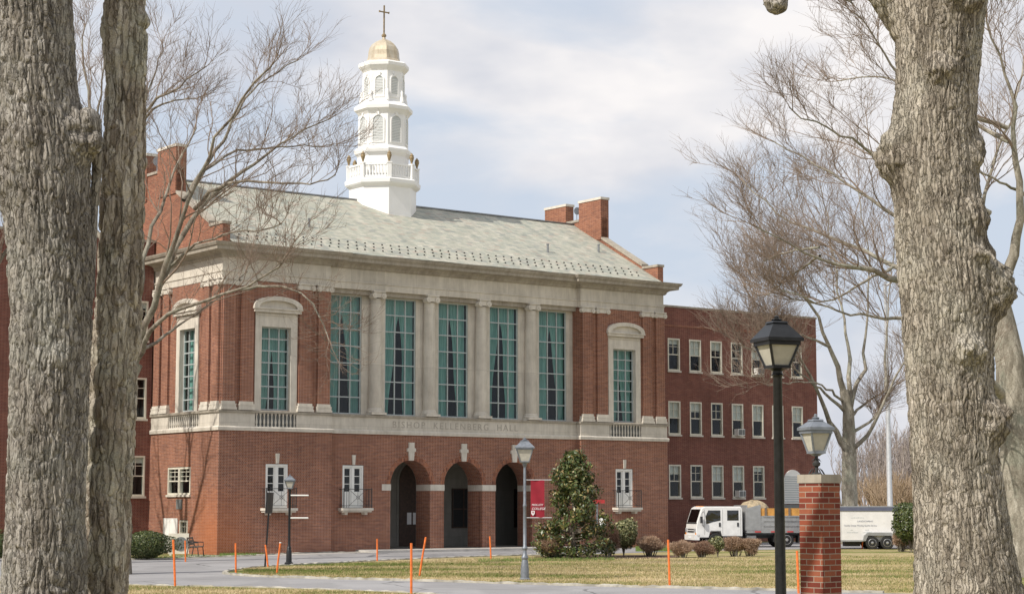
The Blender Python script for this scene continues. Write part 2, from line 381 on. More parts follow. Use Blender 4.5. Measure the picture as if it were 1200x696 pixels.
# bark of the near trees (furrows are real geometry; colour varies by plate, lichen and wear, plus shade painted into the cracks)
def bark_mat(name, c0, c1, c2, lichen, s=1.0, crack=1.0, cz=.22, vs=26):
    m, nt, b = newmat(name); co = objco(nt)
    f = noise(nt, mapping(nt, co, (1, 1, .16)), 22*s, 6, .75, .2); f2 = noise(nt, co, 1.3, 5, .6); f3 = noise(nt, co, 70*s, 4, .8)
    nw = N(nt, 'ShaderNodeTexNoise'); nw.inputs['Scale'].default_value = 9*s; nw.inputs['Detail'].default_value = 4; nt.links.new(co, nw.inputs[0])
    sub = N(nt, 'ShaderNodeVectorMath', operation='SUBTRACT'); nt.links.new(nw.outputs[1], sub.inputs[0]); sub.inputs[1].default_value = (.5, .5, .5)
    sc_ = N(nt, 'ShaderNodeVectorMath', operation='SCALE'); nt.links.new(sub.outputs[0], sc_.inputs[0]); sc_.inputs['Scale'].default_value = .09/s
    ad = N(nt, 'ShaderNodeVectorMath', operation='ADD'); nt.links.new(co, ad.inputs[0]); nt.links.new(sc_.outputs[0], ad.inputs[1])
    mv = mapping(nt, ad.outputs[0], (1, 1, cz))
    v1 = N(nt, 'ShaderNodeTexVoronoi', feature='DISTANCE_TO_EDGE'); v1.inputs['Scale'].default_value = vs*s; nt.links.new(mv, v1.inputs[0])
    v2 = N(nt, 'ShaderNodeTexVoronoi', feature='F1'); v2.inputs['Scale'].default_value = vs*s; nt.links.new(mv, v2.inputs[0])
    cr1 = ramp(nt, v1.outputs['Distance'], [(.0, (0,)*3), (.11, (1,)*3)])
    sp = N(nt, 'ShaderNodeSeparateColor'); nt.links.new(v2.outputs['Color'], sp.inputs[0])
    c = ramp(nt, math_(nt, 'ADD', math_(nt, 'MULTIPLY', f, .65), math_(nt, 'MULTIPLY', sp.outputs[0], .35)), [(.28, c0), (.48, c1), (.70, c2)])
    c = mixc(nt, ramp(nt, f2, [(.50, (0, 0, 0)), (.62, (.6,)*3)]), c, lichen)
    c = mixc(nt, 1.0, c, ramp(nt, noise(nt, mapping(nt, co, (1, 1, .35)), 2.6, 4, .6), [(.36, (.66, .64, .62)), (.60, (1.08,)*3)]), 'MULTIPLY')
    c = mixc(nt, 1.0, c, ramp(nt, f3, [(.3, (.62,)*3), (.7, (1.28,)*3)]), 'MULTIPLY')
    c = mixc(nt, math_(nt, 'MULTIPLY', math_(nt, 'SUBTRACT', 1.0, cr1), .42*crack), c, tuple(q*.45 for q in c0))  # cracks painted darker, adding to the shade of the furrows
    nt.links.new(c, b.inputs['Base Color']); b.inputs['Roughness'].default_value = .95; b.inputs['Specular IOR Level'].default_value = .1
    h = math_(nt, 'ADD', math_(nt, 'MULTIPLY', cr1, .40*crack), math_(nt, 'ADD', math_(nt, 'MULTIPLY', sp.outputs[1], .25*crack), math_(nt, 'ADD', math_(nt, 'MULTIPLY', f, .25), math_(nt, 'MULTIPLY', f3, .25))))
    bump(nt, b, h, 1.0, .03)
    return m
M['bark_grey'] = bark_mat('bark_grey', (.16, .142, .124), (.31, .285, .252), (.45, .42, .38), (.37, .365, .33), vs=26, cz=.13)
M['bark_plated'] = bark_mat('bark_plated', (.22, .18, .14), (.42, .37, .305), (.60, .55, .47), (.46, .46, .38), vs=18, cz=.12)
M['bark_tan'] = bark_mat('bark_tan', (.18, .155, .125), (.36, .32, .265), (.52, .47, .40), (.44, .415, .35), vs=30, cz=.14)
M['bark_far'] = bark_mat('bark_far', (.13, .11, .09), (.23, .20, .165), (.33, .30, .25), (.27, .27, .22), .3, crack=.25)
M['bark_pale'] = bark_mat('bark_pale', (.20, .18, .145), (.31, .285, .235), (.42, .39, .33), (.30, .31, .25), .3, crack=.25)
M['twig'] = plain('twig', (.20, .15, .115), .9, var=.25, scale=.8)
M['twig_pale'] = plain('twig_pale', (.235, .18, .14), .9, var=.25, scale=.8)
def leaf_mat(name, cols, rough=.4, scale=.9):
    m, nt, b = newmat(name)
    gi = N(nt, 'ShaderNodeNewGeometry')
    rnd = gi.outputs['Random Per Island']
    nt.links.new(ramp(nt, rnd, cols), b.inputs['Base Color'])
    b.inputs['Roughness'].default_value = rough; b.inputs['Specular IOR Level'].default_value = .5
    return m
M['magnolia_leaf'] = leaf_mat('magnolia_leaf', [(0, (.03, .055, .012)), (.45, (.055, .085, .02)), (.75, (.11, .12, .03)), (.9, (.30, .25, .10)), (1, (.22, .13, .05))], .42)
M['box_leaf'] = leaf_mat('box_leaf', [(0, (.03, .05, .012)), (.6, (.06, .085, .02)), (1, (.12, .13, .035))], .5)
M['varieg_leaf'] = leaf_mat('varieg_leaf', [(0, (.06, .08, .025)), (.5, (.14, .15, .055)), (1, (.33, .31, .16))], .45)
M['dry_twig'] = leaf_mat('dry_twig', [(0, (.24, .15, .10)), (.5, (.38, .26, .18)), (1, (.52, .38, .27))], .9)
M['purple_twig'] = leaf_mat('purple_twig', [(0, (.19, .105, .075)), (.5, (.29, .18, .125)), (1, (.40, .27, .19))], .9)
M['wood_far'] = leaf_mat('wood_far', [(0, (.24, .205, .20)), (.5, (.32, .275, .26)), (1, (.40, .35, .32))], .95)
M['wood_orange'] = leaf_mat('wood_orange', [(0, (.28, .20, .13)), (1, (.40, .31, .22))], .95)
lawn_mat('grass_blade', True)
M['grass_green'] = leaf_mat('grass_green', [(0, (.07, .14, .02)), (.6, (.13, .21, .04)), (1, (.25, .27, .08))], .8)

# ------------------------------------------------------------------ ground, drives, kerbs
def sheet(name, pts, z, mat, kind='structure'):
    mb = MB(); mb.poly([(p[0], p[1], z) for p in pts]); o = mb.build(name, mat); 
    if kind: o['kind'] = kind
    return o
sheet('ground', [(-900, -150), (900, -150), (900, 1500), (-900, 1500)], 0, M['lawn'])
def smooth_path(pts, n=8, closed=False):
    P = [np.array(p[:2], float) for p in pts]; out = []
    m = len(P)
    for i in range(m if closed else m-1):
        p0 = P[(i-1) % m] if (closed or i > 0) else P[i]; p1 = P[i]; p2 = P[(i+1) % m]; p3 = P[(i+2) % m] if (closed or i < m-2) else p2
        for k in range(n):
            t = k/n; out.append(.5*((2*p1)+(-p0+p2)*t+(2*p0-5*p1+4*p2-p3)*t*t+(-p0+3*p1-3*p2+p3)*t**3))
    if not closed: out.append(P[-1])
    return out
P0 = np.array([-13.344, 85.267, 0.0]); AU = math.atan(2950/2203.0)
U = np.array([math.sin(AU), math.cos(AU), 0]); DN = np.array([-U[1], U[0], 0])
def bw(s, d, z=0.0): return P0 + U*s + DN*d + np.array([0, 0, z])
# near edge of the drive (boundary towards camera), island edge, far edge towards the building
near_edge = [gnd(*p) for p in [(-500, 676), (-150, 680), (60, 682), (150, 685), (300, 688), (440, 692.5), (560, 700), (700, 720), (950, 760)]]
isl_south = [gnd(*p) for p in [(262, 672), (300, 675.5), (400, 678.5), (500, 681), (615, 684.5), (750, 688), (880, 691), (1000, 694), (1100, 696), (1300, 700)]]
isl_north = [gnd(*p) for p in [(262, 671.5), (275, 667.5), (320, 663), (400, 659), (470, 655.5), (560, 652), (640, 650), (700, 649)]]
far_edge = [gnd(*p) for p in [(-500, 652), (-100, 654), (150, 655.5), (215, 654), (290, 651.5), (350, 648.5), (440, 646.5), (560, 643.5), (700, 642.0)]]
ne, iS, iN, fe = [smooth_path(x, 8) for x in (near_edge, isl_south, isl_north, far_edge)]
def strip(name, A, B, z, mat):
    n = 90
    def rs(Pp):
        Pp = np.array(Pp); d = np.r_[0, np.cumsum(np.linalg.norm(np.diff(Pp, axis=0), axis=1))]; t = np.linspace(0, d[-1], n)
        return np.c_[np.interp(t, d, Pp[:, 0]), np.interp(t, d, Pp[:, 1])]
    a, b = rs(A), rs(B); v = [(p[0], p[1], z) for p in a]+[(p[0], p[1], z) for p in b]
    o = mesh_obj(name, v, [(i, i+1, n+i+1, n+i) for i in range(n-1)], mat); fix_normals(o); o['kind'] = 'structure'; return o
# western part of the drive, then its two arms round the grass island
split_n = gnd(262, 686.8)[:2]; split_f = gnd(262, 652.6)[:2]
neW = [p for p in ne if p[0] < split_n[0]]+[split_n]; neE = [split_n]+[p for p in ne if p[0] >= split_n[0]]
feW = [p for p in fe if p[0] < split_f[0]]+[split_f]; feE = [split_f]+[p for p in fe if p[0] >= split_f[0]]
tip = gnd(262, 671.8)[:2]
strip('drive', neW, feW, .004, M['asphalt'])
strip('drive_south', neE, [tip]+list(iS[1:]), .004, M['asphalt'])
strip('drive_north', [tip]+list(iN[1:]), feE, .004, M['asphalt'])
dE = sheet('service_yard', [gnd(700, 648.9), gnd(700, 642.0), bw(28.5, -1.6), bw(28.5, 5), bw(46, 5), (40, 125), (45, 112), (30, 100), (16, 97), (9, 92.5)], .008, M['asphalt'])
def kerb(name, path, w=.16, h=.07, label=None):
    P = np.array([p[:2] for p in path]); d = np.r_[0, np.cumsum(np.linalg.norm(np.diff(P, axis=0), axis=1))]; t = np.arange(0, d[-1], .22); rg = np.random.default_rng(3)
    P = np.c_[np.interp(t, d, P[:, 0]), np.interp(t, d, P[:, 1])]+rg.normal(size=(len(t), 2))*.018
    mb = MB(); mb.sweep(list(P), [(-w/2, -.05), (-w/2, h), (w/2, h), (w/2, -.05)])
    mb.v = [(x, y, z+(rg.uniform(-.03, .015) if z > 0 else 0)) for x, y, z in mb.v]
    o = mb.build(name, M['kerb']); o['kind'] = 'structure'; return o
kerb('kerb_island', [tip]+list(iS[1:])[:60]); kerb('kerb_island_north', list(iN[1:]), .14, .05)
kerb('kerb_near', ne, .10, .035); kerb('kerb_far', feW+feE[1:], .16, .06)
# pavement along the arches
mb = MB(); mb.prism([tuple(bw(s, d)[:2]) for s, d in [(7.6, .35), (20.4, .35), (20.4, -1.5), (7.6, -1.5)]], -.1, .12, 'xy'); o = mb.build('pavement', M['concrete']); o['kind'] = 'structure'
strip('path', [gnd(195, 655.2)[:2]+np.array([0, -.1]), gnd(300, 651.7)[:2]+np.array([0, -.1]), gnd(460, 646.3)[:2]+np.array([0, -.1])], [gnd(205, 651.0)[:2], gnd(300, 649.3)[:2], gnd(460, 644.3)[:2]], .012, M['concrete'])
sheet('mulch_bed', smooth_path([gnd(*p) for p in [(628, 653), (680, 655.5), (740, 654.5), (790, 653), (790, 650.5), (720, 650), (640, 650.8)]], 6, True), .006, M['mulch'])

# ------------------------------------------------------------------ the college hall
hall = empty('college_hall', tuple(P0), math.atan2(U[1], U[0]))
tag(hall, 'large red brick college hall with stone columns, slate roof, white cupola and three arches', 'building')
LEN = 27.15; CX = LEN/2; DEP = 15.0; S1 = 6.0; S2 = LEN-6.0; REC = .35
def T_front(y0):
    return lambda u, o, z: (u, y0-o, z)
def T_left(x0):
    return lambda u, o, z: (x0-o, u, z)
def wall_cells(mb, u0, u1, z0, z1, holes, rev, arch=()):
    """wall face at out=0 with rectangular holes and reveals of depth rev; arch: (uc, half, spring z) tops"""
    us = sorted({u0, u1, *[h[0] for h in holes], *[h[1] for h in holes]}); zs = sorted({z0, z1, *[h[2] for h in holes], *[h[3] for h in holes]})
    for i in range(len(us)-1):
        for j in range(len(zs)-1):
            uc = (us[i]+us[i+1])/2; zc = (zs[j]+zs[j+1])/2
            if any(h[0] < uc < h[1] and h[2] < zc < h[3] for h in holes): continue
            mb.add([(us[i], 0, zs[j]), (us[i+1], 0, zs[j]), (us[i+1], 0, zs[j+1]), (us[i], 0, zs[j+1])], [(0, 1, 2, 3)])
    for h in holes:
        a, b, c, d = h[:4]; r = -rev
        mb.add([(a, 0, c), (a, r, c), (a, r, d), (a, 0, d)], [(0, 1, 2, 3)]); mb.add([(b, 0, c), (b, r, c), (b, r, d), (b, 0, d)], [(0, 1, 2, 3)])
        if (a, b) not in [(x[0]-x[1], x[0]+x[1]) for x in arch]:
            mb.add([(a, 0, d), (b, 0, d), (b, r, d), (a, r, d)], [(0, 1, 2, 3)])
        mb.add([(a, 0, c), (b, 0, c), (b, r, c), (a, r, c)], [(0, 1, 2, 3)])
    for (uc, hf, zs_) in arch:
        zt = zs_+hf+.001; n = 20
        arc = [(uc-hf*math.cos(math.pi*k/n), zs_+hf*math.sin(math.pi*k/n)) for k in range(n+1)]
        for k in range(n):
            (a, za), (b, zb) = arc[k], arc[k+1]
            mb.add([(a, 0, za), (b, 0, zb), (b, 0, zt), (a, 0, zt)], [(0, 1, 2, 3)])
            mb.add([(a, 0, za), (b, 0, zb), (b, -rev, zb), (a, -rev, za)], [(0, 1, 2, 3)])
# ---- lower walls
FW = [(3.05, 0), (7.42, 1), (LEN-7.42, 1), (LEN-3.05, 0)]
AR = [(c, 1.16, 3.26) for c in (CX-2.98, CX, CX+2.98)]   # springing, placed a little east of the recessed plane's measured marks
AR = [(10.72, 1.17, 3.25), (13.88, 1.17, 3.25), (17.04, 1.17, 3.25)]
for nm, (a, b), y0, hs in [('wall', (0, S1), 0, [FW[0]]), ('wall', (S2, LEN), 0, [FW[3]])]:
    mb = MB(T_front(y0)); wall_cells(mb, a, b, 0, 5.66, [(c-.6, c+.6, 2.1, 4.15) for c, _ in hs], .28); mb.build(nm, M['brick'], hall, fix=False)
mb = MB(T_front(REC))
holes = [(c-.6, c+.6, 2.1, 4.15) for c, _ in FW[1:2]]+[(c-h, c+h, .12, z+h+.001) for c, h, z in AR]
wall_cells(mb, S1, S2, 0, 5.66, holes, .28, AR); mb.build('wall', M['brick'], hall, fix=False)
mb = MB(T_front(REC))                          # deep piers behind the arches
for c, h, z in AR:
    for sgn in (-1, 1):
        x = c+sgn*h; mb.add([(x, -.2, .12), (x, -1.25, .12), (x, -1.25, z), (x, -.2, z)], [(0, 1, 2, 3)])
    n = 20
    for k in range(n):
        a0, a1 = math.pi*k/n, math.pi*(k+1)/n
        mb.add([(c-h*math.cos(a0), -.2, z+h*math.sin(a0)), (c-h*math.cos(a1), -.2, z+h*math.sin(a1)), (c-h*math.cos(a1), -1.25, z+h*math.sin(a1)), (c-h*math.cos(a0), -1.25, z+h*math.sin(a0))], [(0, 1, 2, 3)])
mb.build('arch_reveal', M['brick'], hall, fix=False)
# inner face of the arcade wall, vestibule
mb = MB(T_front(REC+1.25)); wall_cells(mb, 8.6, 19.6, .12, 5.3, [(c-h, c+h, .12, z+h+.001) for c, h, z in AR], .02, AR)
mb.T = None; yb = 4.4
mb.add([(8.6, yb, .12), (22.0, yb, .12), (22.0, yb, 5.3), (8.6, yb, 5.3)], [(0, 1, 2, 3)])
for x in (8.6, 22.0): mb.add([(x, 1.6, .12), (x, yb, .12), (x, yb, 5.3), (x, 1.6, 5.3)], [(0, 1, 2, 3)])
mb.add([(8.6, 1.6, 5.3), (22.0, 1.6, 5.3), (22.0, yb, 5.3), (8.6, yb, 5.3)], [(0, 1, 2, 3)])
mb.add([(8.6, .4, .14), (22.0, .4, .14), (22.0, yb, .14), (8.6, yb, .14)], [(0, 1, 2, 3)])
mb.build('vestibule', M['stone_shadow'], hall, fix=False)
# arch bands, keystones
for (a, b) in [(9.05, AR[0][0]-AR[0][1]), (AR[0][0]+AR[0][1], AR[1][0]-AR[1][1]), (AR[1][0]+AR[1][1], AR[2][0]-AR[2][1]), (AR[2][0]+AR[2][1], 18.75)]:
    mb = MB(T_front(REC)); mb.box(a-(0 if a == 9.05 else .012), b+(0 if b == 18.75 else .012), -1.24, .03, 2.94, 3.24); mb.build('impost_band', M['stone_trim'], hall)
for c, h, z in AR:
    mb = MB(T_front(REC)); mb.prism([(c-.13, z+h-.02), (c+.13, z+h-.02), (c+.17, z+h+.42), (c-.17, z+h+.42)], -.06, .09); mb.prism([(c-.24, z+h+.42), (c+.24, z+h+.42), (c+.24, z+h+.56), (c+.15, z+h+.60), (c+.15, z+h+.86), (c-.15, z+h+.86), (c-.15, z+h+.60), (c-.24, z+h+.56)], -.06, .11)
    mb.build('keystone', M['stone_trim'], hall)
    mb = MB(T_front(REC)); n = 18
    for k in range(n):                                            # rowlock ring of header bricks
        a0, a1 = math.pi*k/n, math.pi*(k+1)/n; r0, r1 = h, h+.24
        mb.add([(c-r0*math.cos(a0), .012, z+r0*math.sin(a0)), (c-r0*math.cos(a1), .012, z+r0*math.sin(a1)), (c-r1*math.cos(a1), .012, z+r1*math.sin(a1)), (c-r1*math.cos(a0), .012, z+r1*math.sin(a0))], [(0, 1, 2, 3)])
        mb.add([(c-r0*math.cos(a0), .012, z+r0*math.sin(a0)), (c-r0*math.cos(a1), .012, z+r0*math.sin(a1)), (c-r0*math.cos(a1), -.05, z+r0*math.sin(a1)), (c-r0*math.cos(a0), -.05, z+r0*math.sin(a0))], [(0, 1, 2, 3)])
    mb.build('brick_arch', M['brick_arch'], hall, fix=False)
# doors inside
def arch_pts(c, h, z0, zs, n=14): return [(c-h, z0)]+[(c-h*math.cos(math.pi*k/n), zs+h*math.sin(math.pi*k/n)) for k in range(n+1)]+[(c+h, z0)]
mb = MB(); mb.prism(arch_pts(13.75, 1.05, .14, 3.45), yb-.06, yb-.03); dr = mb.build('door', M['door_wood'], hall); dr['label'] = 'dark arched entrance door with white notices'
for x in (13.30, 13.66): mb = MB(); mb.box(x-.13, x+.13, yb-.075, yb-.062, 1.25, 1.85); mb.build('notice', M['paper'], dr)
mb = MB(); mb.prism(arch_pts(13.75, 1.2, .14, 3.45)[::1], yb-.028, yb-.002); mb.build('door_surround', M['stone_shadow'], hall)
for c in (16.75, 20.8):
    mb = MB(); mb.box(c-.75, c+.75, yb-.05, yb-.01, 1.05, 3.1); w = mb.build('inner_window', M['dark_room'], hall)
    mb = MB()
    for x in (-.75, -.05, .65): mb.box(c+x, c+x+.06, yb-.075, yb-.052, 1.05, 3.1)
    for z in (1.05, 2.0, 3.04): mb.box(c-.75, c+.75, yb-.09, yb-.077, z, z+.06)
    mb.build('frame', M['door_wood'], w)
# other wall faces: left side, right side, back
mb = MB(T_left(0)); wall_cells(mb, 0, DEP, 0, 5.66, [(2.7, 5.05, 2.7, 4.02), (2.9, 3.75, .35, 1.55)], .22); mb.build('wall', M['brick'], hall, fix=False)
mb = MB(T_left(.1)); wall_cells(mb, .1, DEP, 5.66, 12.6, [(2.45, 4.35, 6.6, 10.62)], .35); mb.build('wall', M['brick'], hall, fix=False)
mb = MB(); mb.add([(LEN, 0, 0), (LEN, DEP, 0), (LEN, DEP, 5.66), (LEN, 0, 5.66)], [(0, 1, 2, 3)]); mb.add([(LEN-.1, .1, 5.66), (LEN-.1, DEP, 5.66), (LEN-.1, DEP, 14), (LEN-.1, .1, 14)], [(0, 1, 2, 3)])
mb.add([(0, DEP, 0), (LEN, DEP, 0), (LEN, DEP, 14), (0, DEP, 14)], [(0, 1, 2, 3)]); mb.build('rear_wall', M['brick'], hall, fix=False)
# returns where the bays step forward
for x in (S1, S2):
    mb = MB(); mb.add([(x, 0, 0), (x, REC, 0), (x, REC, 5.66), (x, 0, 5.66)], [(0, 1, 2, 3)]); mb.build('bay_return', M['brick'], hall, fix=False)
# ---- upper walls
BW = [2.95, LEN-2.95]
for c, a, b in ((BW[0], .1, S1-.1), (BW[1], S2+.1, LEN-.1)):
    mb = MB(T_front(.1)); wall_cells(mb, a, b, 5.66, 12.6, [(c-.95, c+.95, 6.6, 10.62)], .35); mb.build('wall', M['brick'], hall, fix=False)
    mb = MB()
    x = b if a < 5 else a
    mb.add([(x, .1, 5.66), (x, 1.0, 5.66), (x, 1.0, 12.6), (x, .1, 12.6)], [(0, 1, 2, 3)]); mb.build('bay_return', M['brick'], hall, fix=False)
WC = [CX+(k-2)*3.18-.02 for k in range(5)]; GW = .915
mb = MB(T_front(.80)); wall_cells(mb, S1-.1, S2+.1, 5.66, 12.75, [(c-GW, c+GW, 6.6, 12.36) for c in WC], .14); mb.build('colonnade_wall', M['stone'], hall, fix=False)
mb = MB(); mb.box(S1-.1, S2+.1, .42, .798, 6.2, 6.585); mb.build('colonnade_floor', M['stone_trim'], hall)
# belt course
pathB = [(0, 7.2), (0, 0), (S1, 0), (S1, REC), (S2, REC), (S2, 0), (LEN, 0), (LEN, 7.2)]
mb = MB(); mb.sweep(pathB, [(-.1, 5.64), (.07, 5.64), (.09, 5.78), (.05, 5.84), (-.1, 5.84)]); mb.build('belt_course', M['stone_trim'], hall)
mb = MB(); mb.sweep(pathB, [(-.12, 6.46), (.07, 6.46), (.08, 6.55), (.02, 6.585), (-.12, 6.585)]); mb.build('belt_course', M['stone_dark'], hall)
for seg in ([(0, 7.2), (0, 5.1)], [(0, 1.95), (0, 0), (1.85, 0)], [(4.05, 0), (S1, 0), (S1, REC), (S2, REC), (S2, 0), (LEN-4.05, 0)], [(LEN-1.85, 0), (LEN, 0), (LEN, 7.2)]):
    mb = MB(); mb.sweep(seg, [(-.22, 5.842), (.0, 5.842), (.0, 6.458), (-.22, 6.458)]); mb.build('belt_panel', M['stone'], hall)
bal_prof = [(.055, 5.843), (.055, 5.88), (.03, 5.91), (.055, 6.03), (.05, 6.1), (.026, 6.26), (.035, 6.36), (.055, 6.4), (.055, 6.457)]
for T, a, b in ((T_front(0), 1.85, 4.05), (T_front(0), LEN-4.05, LEN-1.85), (T_left(0), 1.95, 5.1)):
    mb = MB(T); n = int((b-a)/.19)
    for k in range(n): mb.lathe(a+(k+.5)*(b-a)/n, -.035, bal_prof, 8)
    bl = mb.build('balustrade', M['stone_trim'], hall, True)
    mb = MB(T); mb.box(a, b, -.097, -.092, 5.843, 6.457); mb.build('shade_backing', M['ac_grille'], bl)  # dark sheet stands in for the shade between the balusters
# brick pilasters with ionic capitals and moulded bases
def capital(mb, c, w, z0, z1, out):
    zc = z0+(z1-z0)*.42
    mb.box(c-w/2-.04, c+w/2+.04, -.1, out+.03, z0+.18*(z1-z0), z1-.07)
    mb.box(c-w/2-.10, c+w/2+.10, -.1, out+.08, z1-.068, z1)
    for s_ in (-1, 1):
        x = c+s_*(w/2+.01); r = .5*(z1-z0)*.72
        pts = [(x+r*math.cos(2*math.pi*k/12), zc+r*math.sin(2*math.pi*k/12)) for k in range(12)]
        mb.prism(pts, -.02, out+.085)
        pts = [(x+r*.4*math.cos(2*math.pi*k/8), zc+r*.4*math.sin(2*math.pi*k/8)) for k in range(8)]
        mb.prism(pts, out+.07, out+.105)
def pilaster(T, c, w, out=.12):
    mb = MB(T); mb.box(c-w/2, c+w/2, -.1, out, 6.9, 12.36); p = mb.build('pilaster', M['brick'], hall)
    mb = MB(T); mb.box(c-w/2-.09, c+w/2+.09, -.1, out+.08, 6.587, 6.70); mb.box(c-w/2-.06, c+w/2+.06, -.1, out+.06, 6.70, 6.80); mb.box(c-w/2-.07, c+w/2+.07, -.1, out+.07, 6.80, 6.86); mb.box(c-w/2-.02, c+w/2+.02, -.1, out+.03, 6.86, 6.98); mb.build('base', M['stone_trim'], p)
    mb = MB(T); capital(mb, c, w, 12.28, 12.64, out); mb.build('capital', M['stone_trim'], p)
TF = T_front(.1)
for c, w in ((.45, .62), (1.38, .66), (4.50, .70), (5.52, .66)):
    pilaster(TF, c, w); pilaster(TF, LEN-c, w)
for c, w in ((.50, .60), (1.45, .66), (5.6, .66), (6.5, .62)): pilaster(T_left(.1), c, w)
# engaged columns
for k in range(4):
    c = (WC[k]+WC[k+1])/2; mb = MB(); n = 20
    mb.lathe(c, .62, [(.31, 6.86), (.33, 6.92), (.315, 8.5), (.30, 10.5), (.275, 12.25)], 24); cl = mb.build('column', M['stone'], hall, True)
    mb = MB(); mb.box(c-.42, c+.42, .2, .797, 6.587, 6.70); mb.lathe(c, .62, [(.40, 6.70), (.41, 6.75), (.36, 6.80), (.37, 6.85), (.335, 6.90)], 24); mb.build('base', M['stone_trim'], cl, True)
    mb = MB(T_front(.62)); capital(mb, c, .50, 12.22, 12.62, .30); mb.build('capital', M['stone_trim'], cl)
# entablature
pathE = [(.1, 7.2), (.1, .1), (S1-.1, .1), (S1-.1, .1+REC*.8), (S2+.1, .1+REC*.8), (S2+.1, .1), (LEN-.1, .1), (LEN-.1, 7.2)]
mb = MB(); mb.sweep(pathE, [(-.45, 12.62), (.02, 12.62), (.02, 12.92), (.06, 12.94), (.06, 13.0), (-.45, 13.0)]); mb.build('architrave', M['stone'], hall)
mb = MB(); mb.sweep(pathE, [(-.4, 13.002), (.0, 13.002), (.0, 13.60), (-.4, 13.60)]); mb.build('frieze', M['stone'], hall)
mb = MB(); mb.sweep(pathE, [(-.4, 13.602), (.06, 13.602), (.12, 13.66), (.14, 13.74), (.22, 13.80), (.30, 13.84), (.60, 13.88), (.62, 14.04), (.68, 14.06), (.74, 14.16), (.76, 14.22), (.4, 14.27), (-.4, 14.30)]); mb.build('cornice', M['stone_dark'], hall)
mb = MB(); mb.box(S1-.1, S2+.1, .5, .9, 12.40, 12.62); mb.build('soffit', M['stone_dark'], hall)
# carved name
def text_mesh(name, body, size, mat, parent, T, depth=.004, align='CENTER', shear=0.0, space=1.0):
    cu = bpy.data.curves.new(name, 'FONT'); cu.body = body; cu.size = size; cu.extrude = depth; cu.align_x = align; cu.shear = shear; cu.space_character = space; cu.resolution_u = 3
    o = bpy.data.objects.new(name, cu); COL.objects.link(o); dg = bpy.context.evaluated_depsgraph_get()
    me = bpy.data.meshes.new_from_object(o.evaluated_get(dg)); COL.objects.unlink(o); bpy.data.objects.remove(o)
    for v in me.vertices: v.co = T(v.co.x, v.co.z, v.co.y)
    me.materials.clear(); me.materials.append(mat)
    q = bpy.data.objects.new(name, me); COL.objects.link(q); q.parent = parent; return q
text_mesh('inscription', 'BISHOP  KELLENBERG  HALL', .46, M['carved'], hall, lambda x, o, z: (13.45+x*1.02, REC-.004-o, 5.985+z), .003, space=1.32)
# windows
def grid_bars(mb, u0, u1, z0, z1, nc, nr, t, o0, o1, edge=.05):
    mb.box(u0, u0+edge, o0, o1, z0, z1); mb.box(u1-edge, u1, o0, o1, z0, z1)
    mb.box(u0+edge, u1-edge, o0, o1, z0, z0+edge); mb.box(u0+edge, u1-edge, o0, o1, z1-edge, z1)
    for k in range(1, nc): c = u0+(u1-u0)*k/nc; mb.box(c-t/2, c+t/2, o0, o1-.004, z0+edge, z1-edge)
    for k in range(1, nr): c = z0+(z1-z0)*k/nr; mb.box(u0+edge, u1-edge, o0+.002, o1-.008, c-t/2, c+t/2)
def curtain_mesh(T, u0, u1, z0, z1, o, gap_fn, wv=.035, seed=0, split=None):
    """two panels that close at the top and fall open below"""
    rs = random.Random(seed); mb = MB(T); nz = 14; nu = 26; mid = (u0+u1)/2+rs.uniform(-.06, .06)
    for side in (-1, 1):
        vs = []; fs = []; ph = rs.uniform(0, 6)
        for j in range(nz+1):
            t = j/nz; z = z1+(z0-z1)*t; g = gap_fn(t)*(1+(.45*side if seed % 2 else -.35*side)*t+.12*math.sin(t*9+side*2+seed))
            a = u0 if side < 0 else mid+g; b = mid-g if side < 0 else u1
            for i in range(nu+1):
                s_ = i/nu; vs.append((a+(b-a)*s_, o+wv*math.sin(s_*(u1-u0)*22+ph+.5*t)+.01*math.sin(s_*50), z))
        for j in range(nz):
            for i in range(nu): q = j*(nu+1)+i; fs.append((q, q+1, q+nu+2, q+nu+1))
        mb.add(vs, fs)
    return mb
def room(T, u0, u1, z0, z1, o0, o1):
    mb = MB(T); e = .25
    a, b, c, d = u0-e, u1+e, z0-e, z1+e
    mb.add([(a, o1, c), (b, o1, c), (b, o1, d), (a, o1, d)], [(0, 1, 2, 3)])
    for x in (a, b): mb.add([(x, o0, c), (x, o1, c), (x, o1, d), (x, o0, d)], [(0, 1, 2, 3)])
    for z in (c, d): mb.add([(a, o0, z), (b, o0, z), (b, o1, z), (a, o1, z)], [(0, 1, 2, 3)])
    return mb
seedc = 0
def tall_window(T, c, hw, z0, z1, og, gap, nr=7):
    global seedc; seedc += 1
    mb = MB(T); grid_bars(mb, c-hw, c+hw, z0, z1, 3, nr, .055, og-.03, og+.05, .06); w = mb.build('window', M['muntin'], hall)
    mb = MB(T); mb.add([(c-hw, og, z0), (c+hw, og, z0), (c+hw, og, z1), (c-hw, og, z1)], [(0, 1, 2, 3)]); mb.build('pane', M['glass'], w, fix=False)
    curtain_mesh(T, c-hw, c+hw, z0+.02, z1-.02, og-.22, gap, seed=seedc).build('curtain', M['curtain'], w, True, fix=False)
    room(T, c-hw, c+hw, z0, z1, og-.04, og-1.6).build('interior', M['dark_room'], w, fix=False)
for i, c in enumerate(WC):
    g0 = (.38, .42, .32, .45, .40)[i]
    tall_window(T_front(.80), c, GW, 6.6, 12.36, -.10, lambda t, g0=g0: -.01 if t < .14 else g0*(t-.14)**.6*1.15-.01)
for c in BW: tall_window(T_front(.1), c, .78, 6.62, 10.5, -.22, lambda t: 0.0 if t < .2 else .30*(t-.2))
tall_window(T_left(.1), 3.4, .78, 6.62, 10.5, -.22, lambda t: 0.0 if t < .2 else .16*(t-.2))
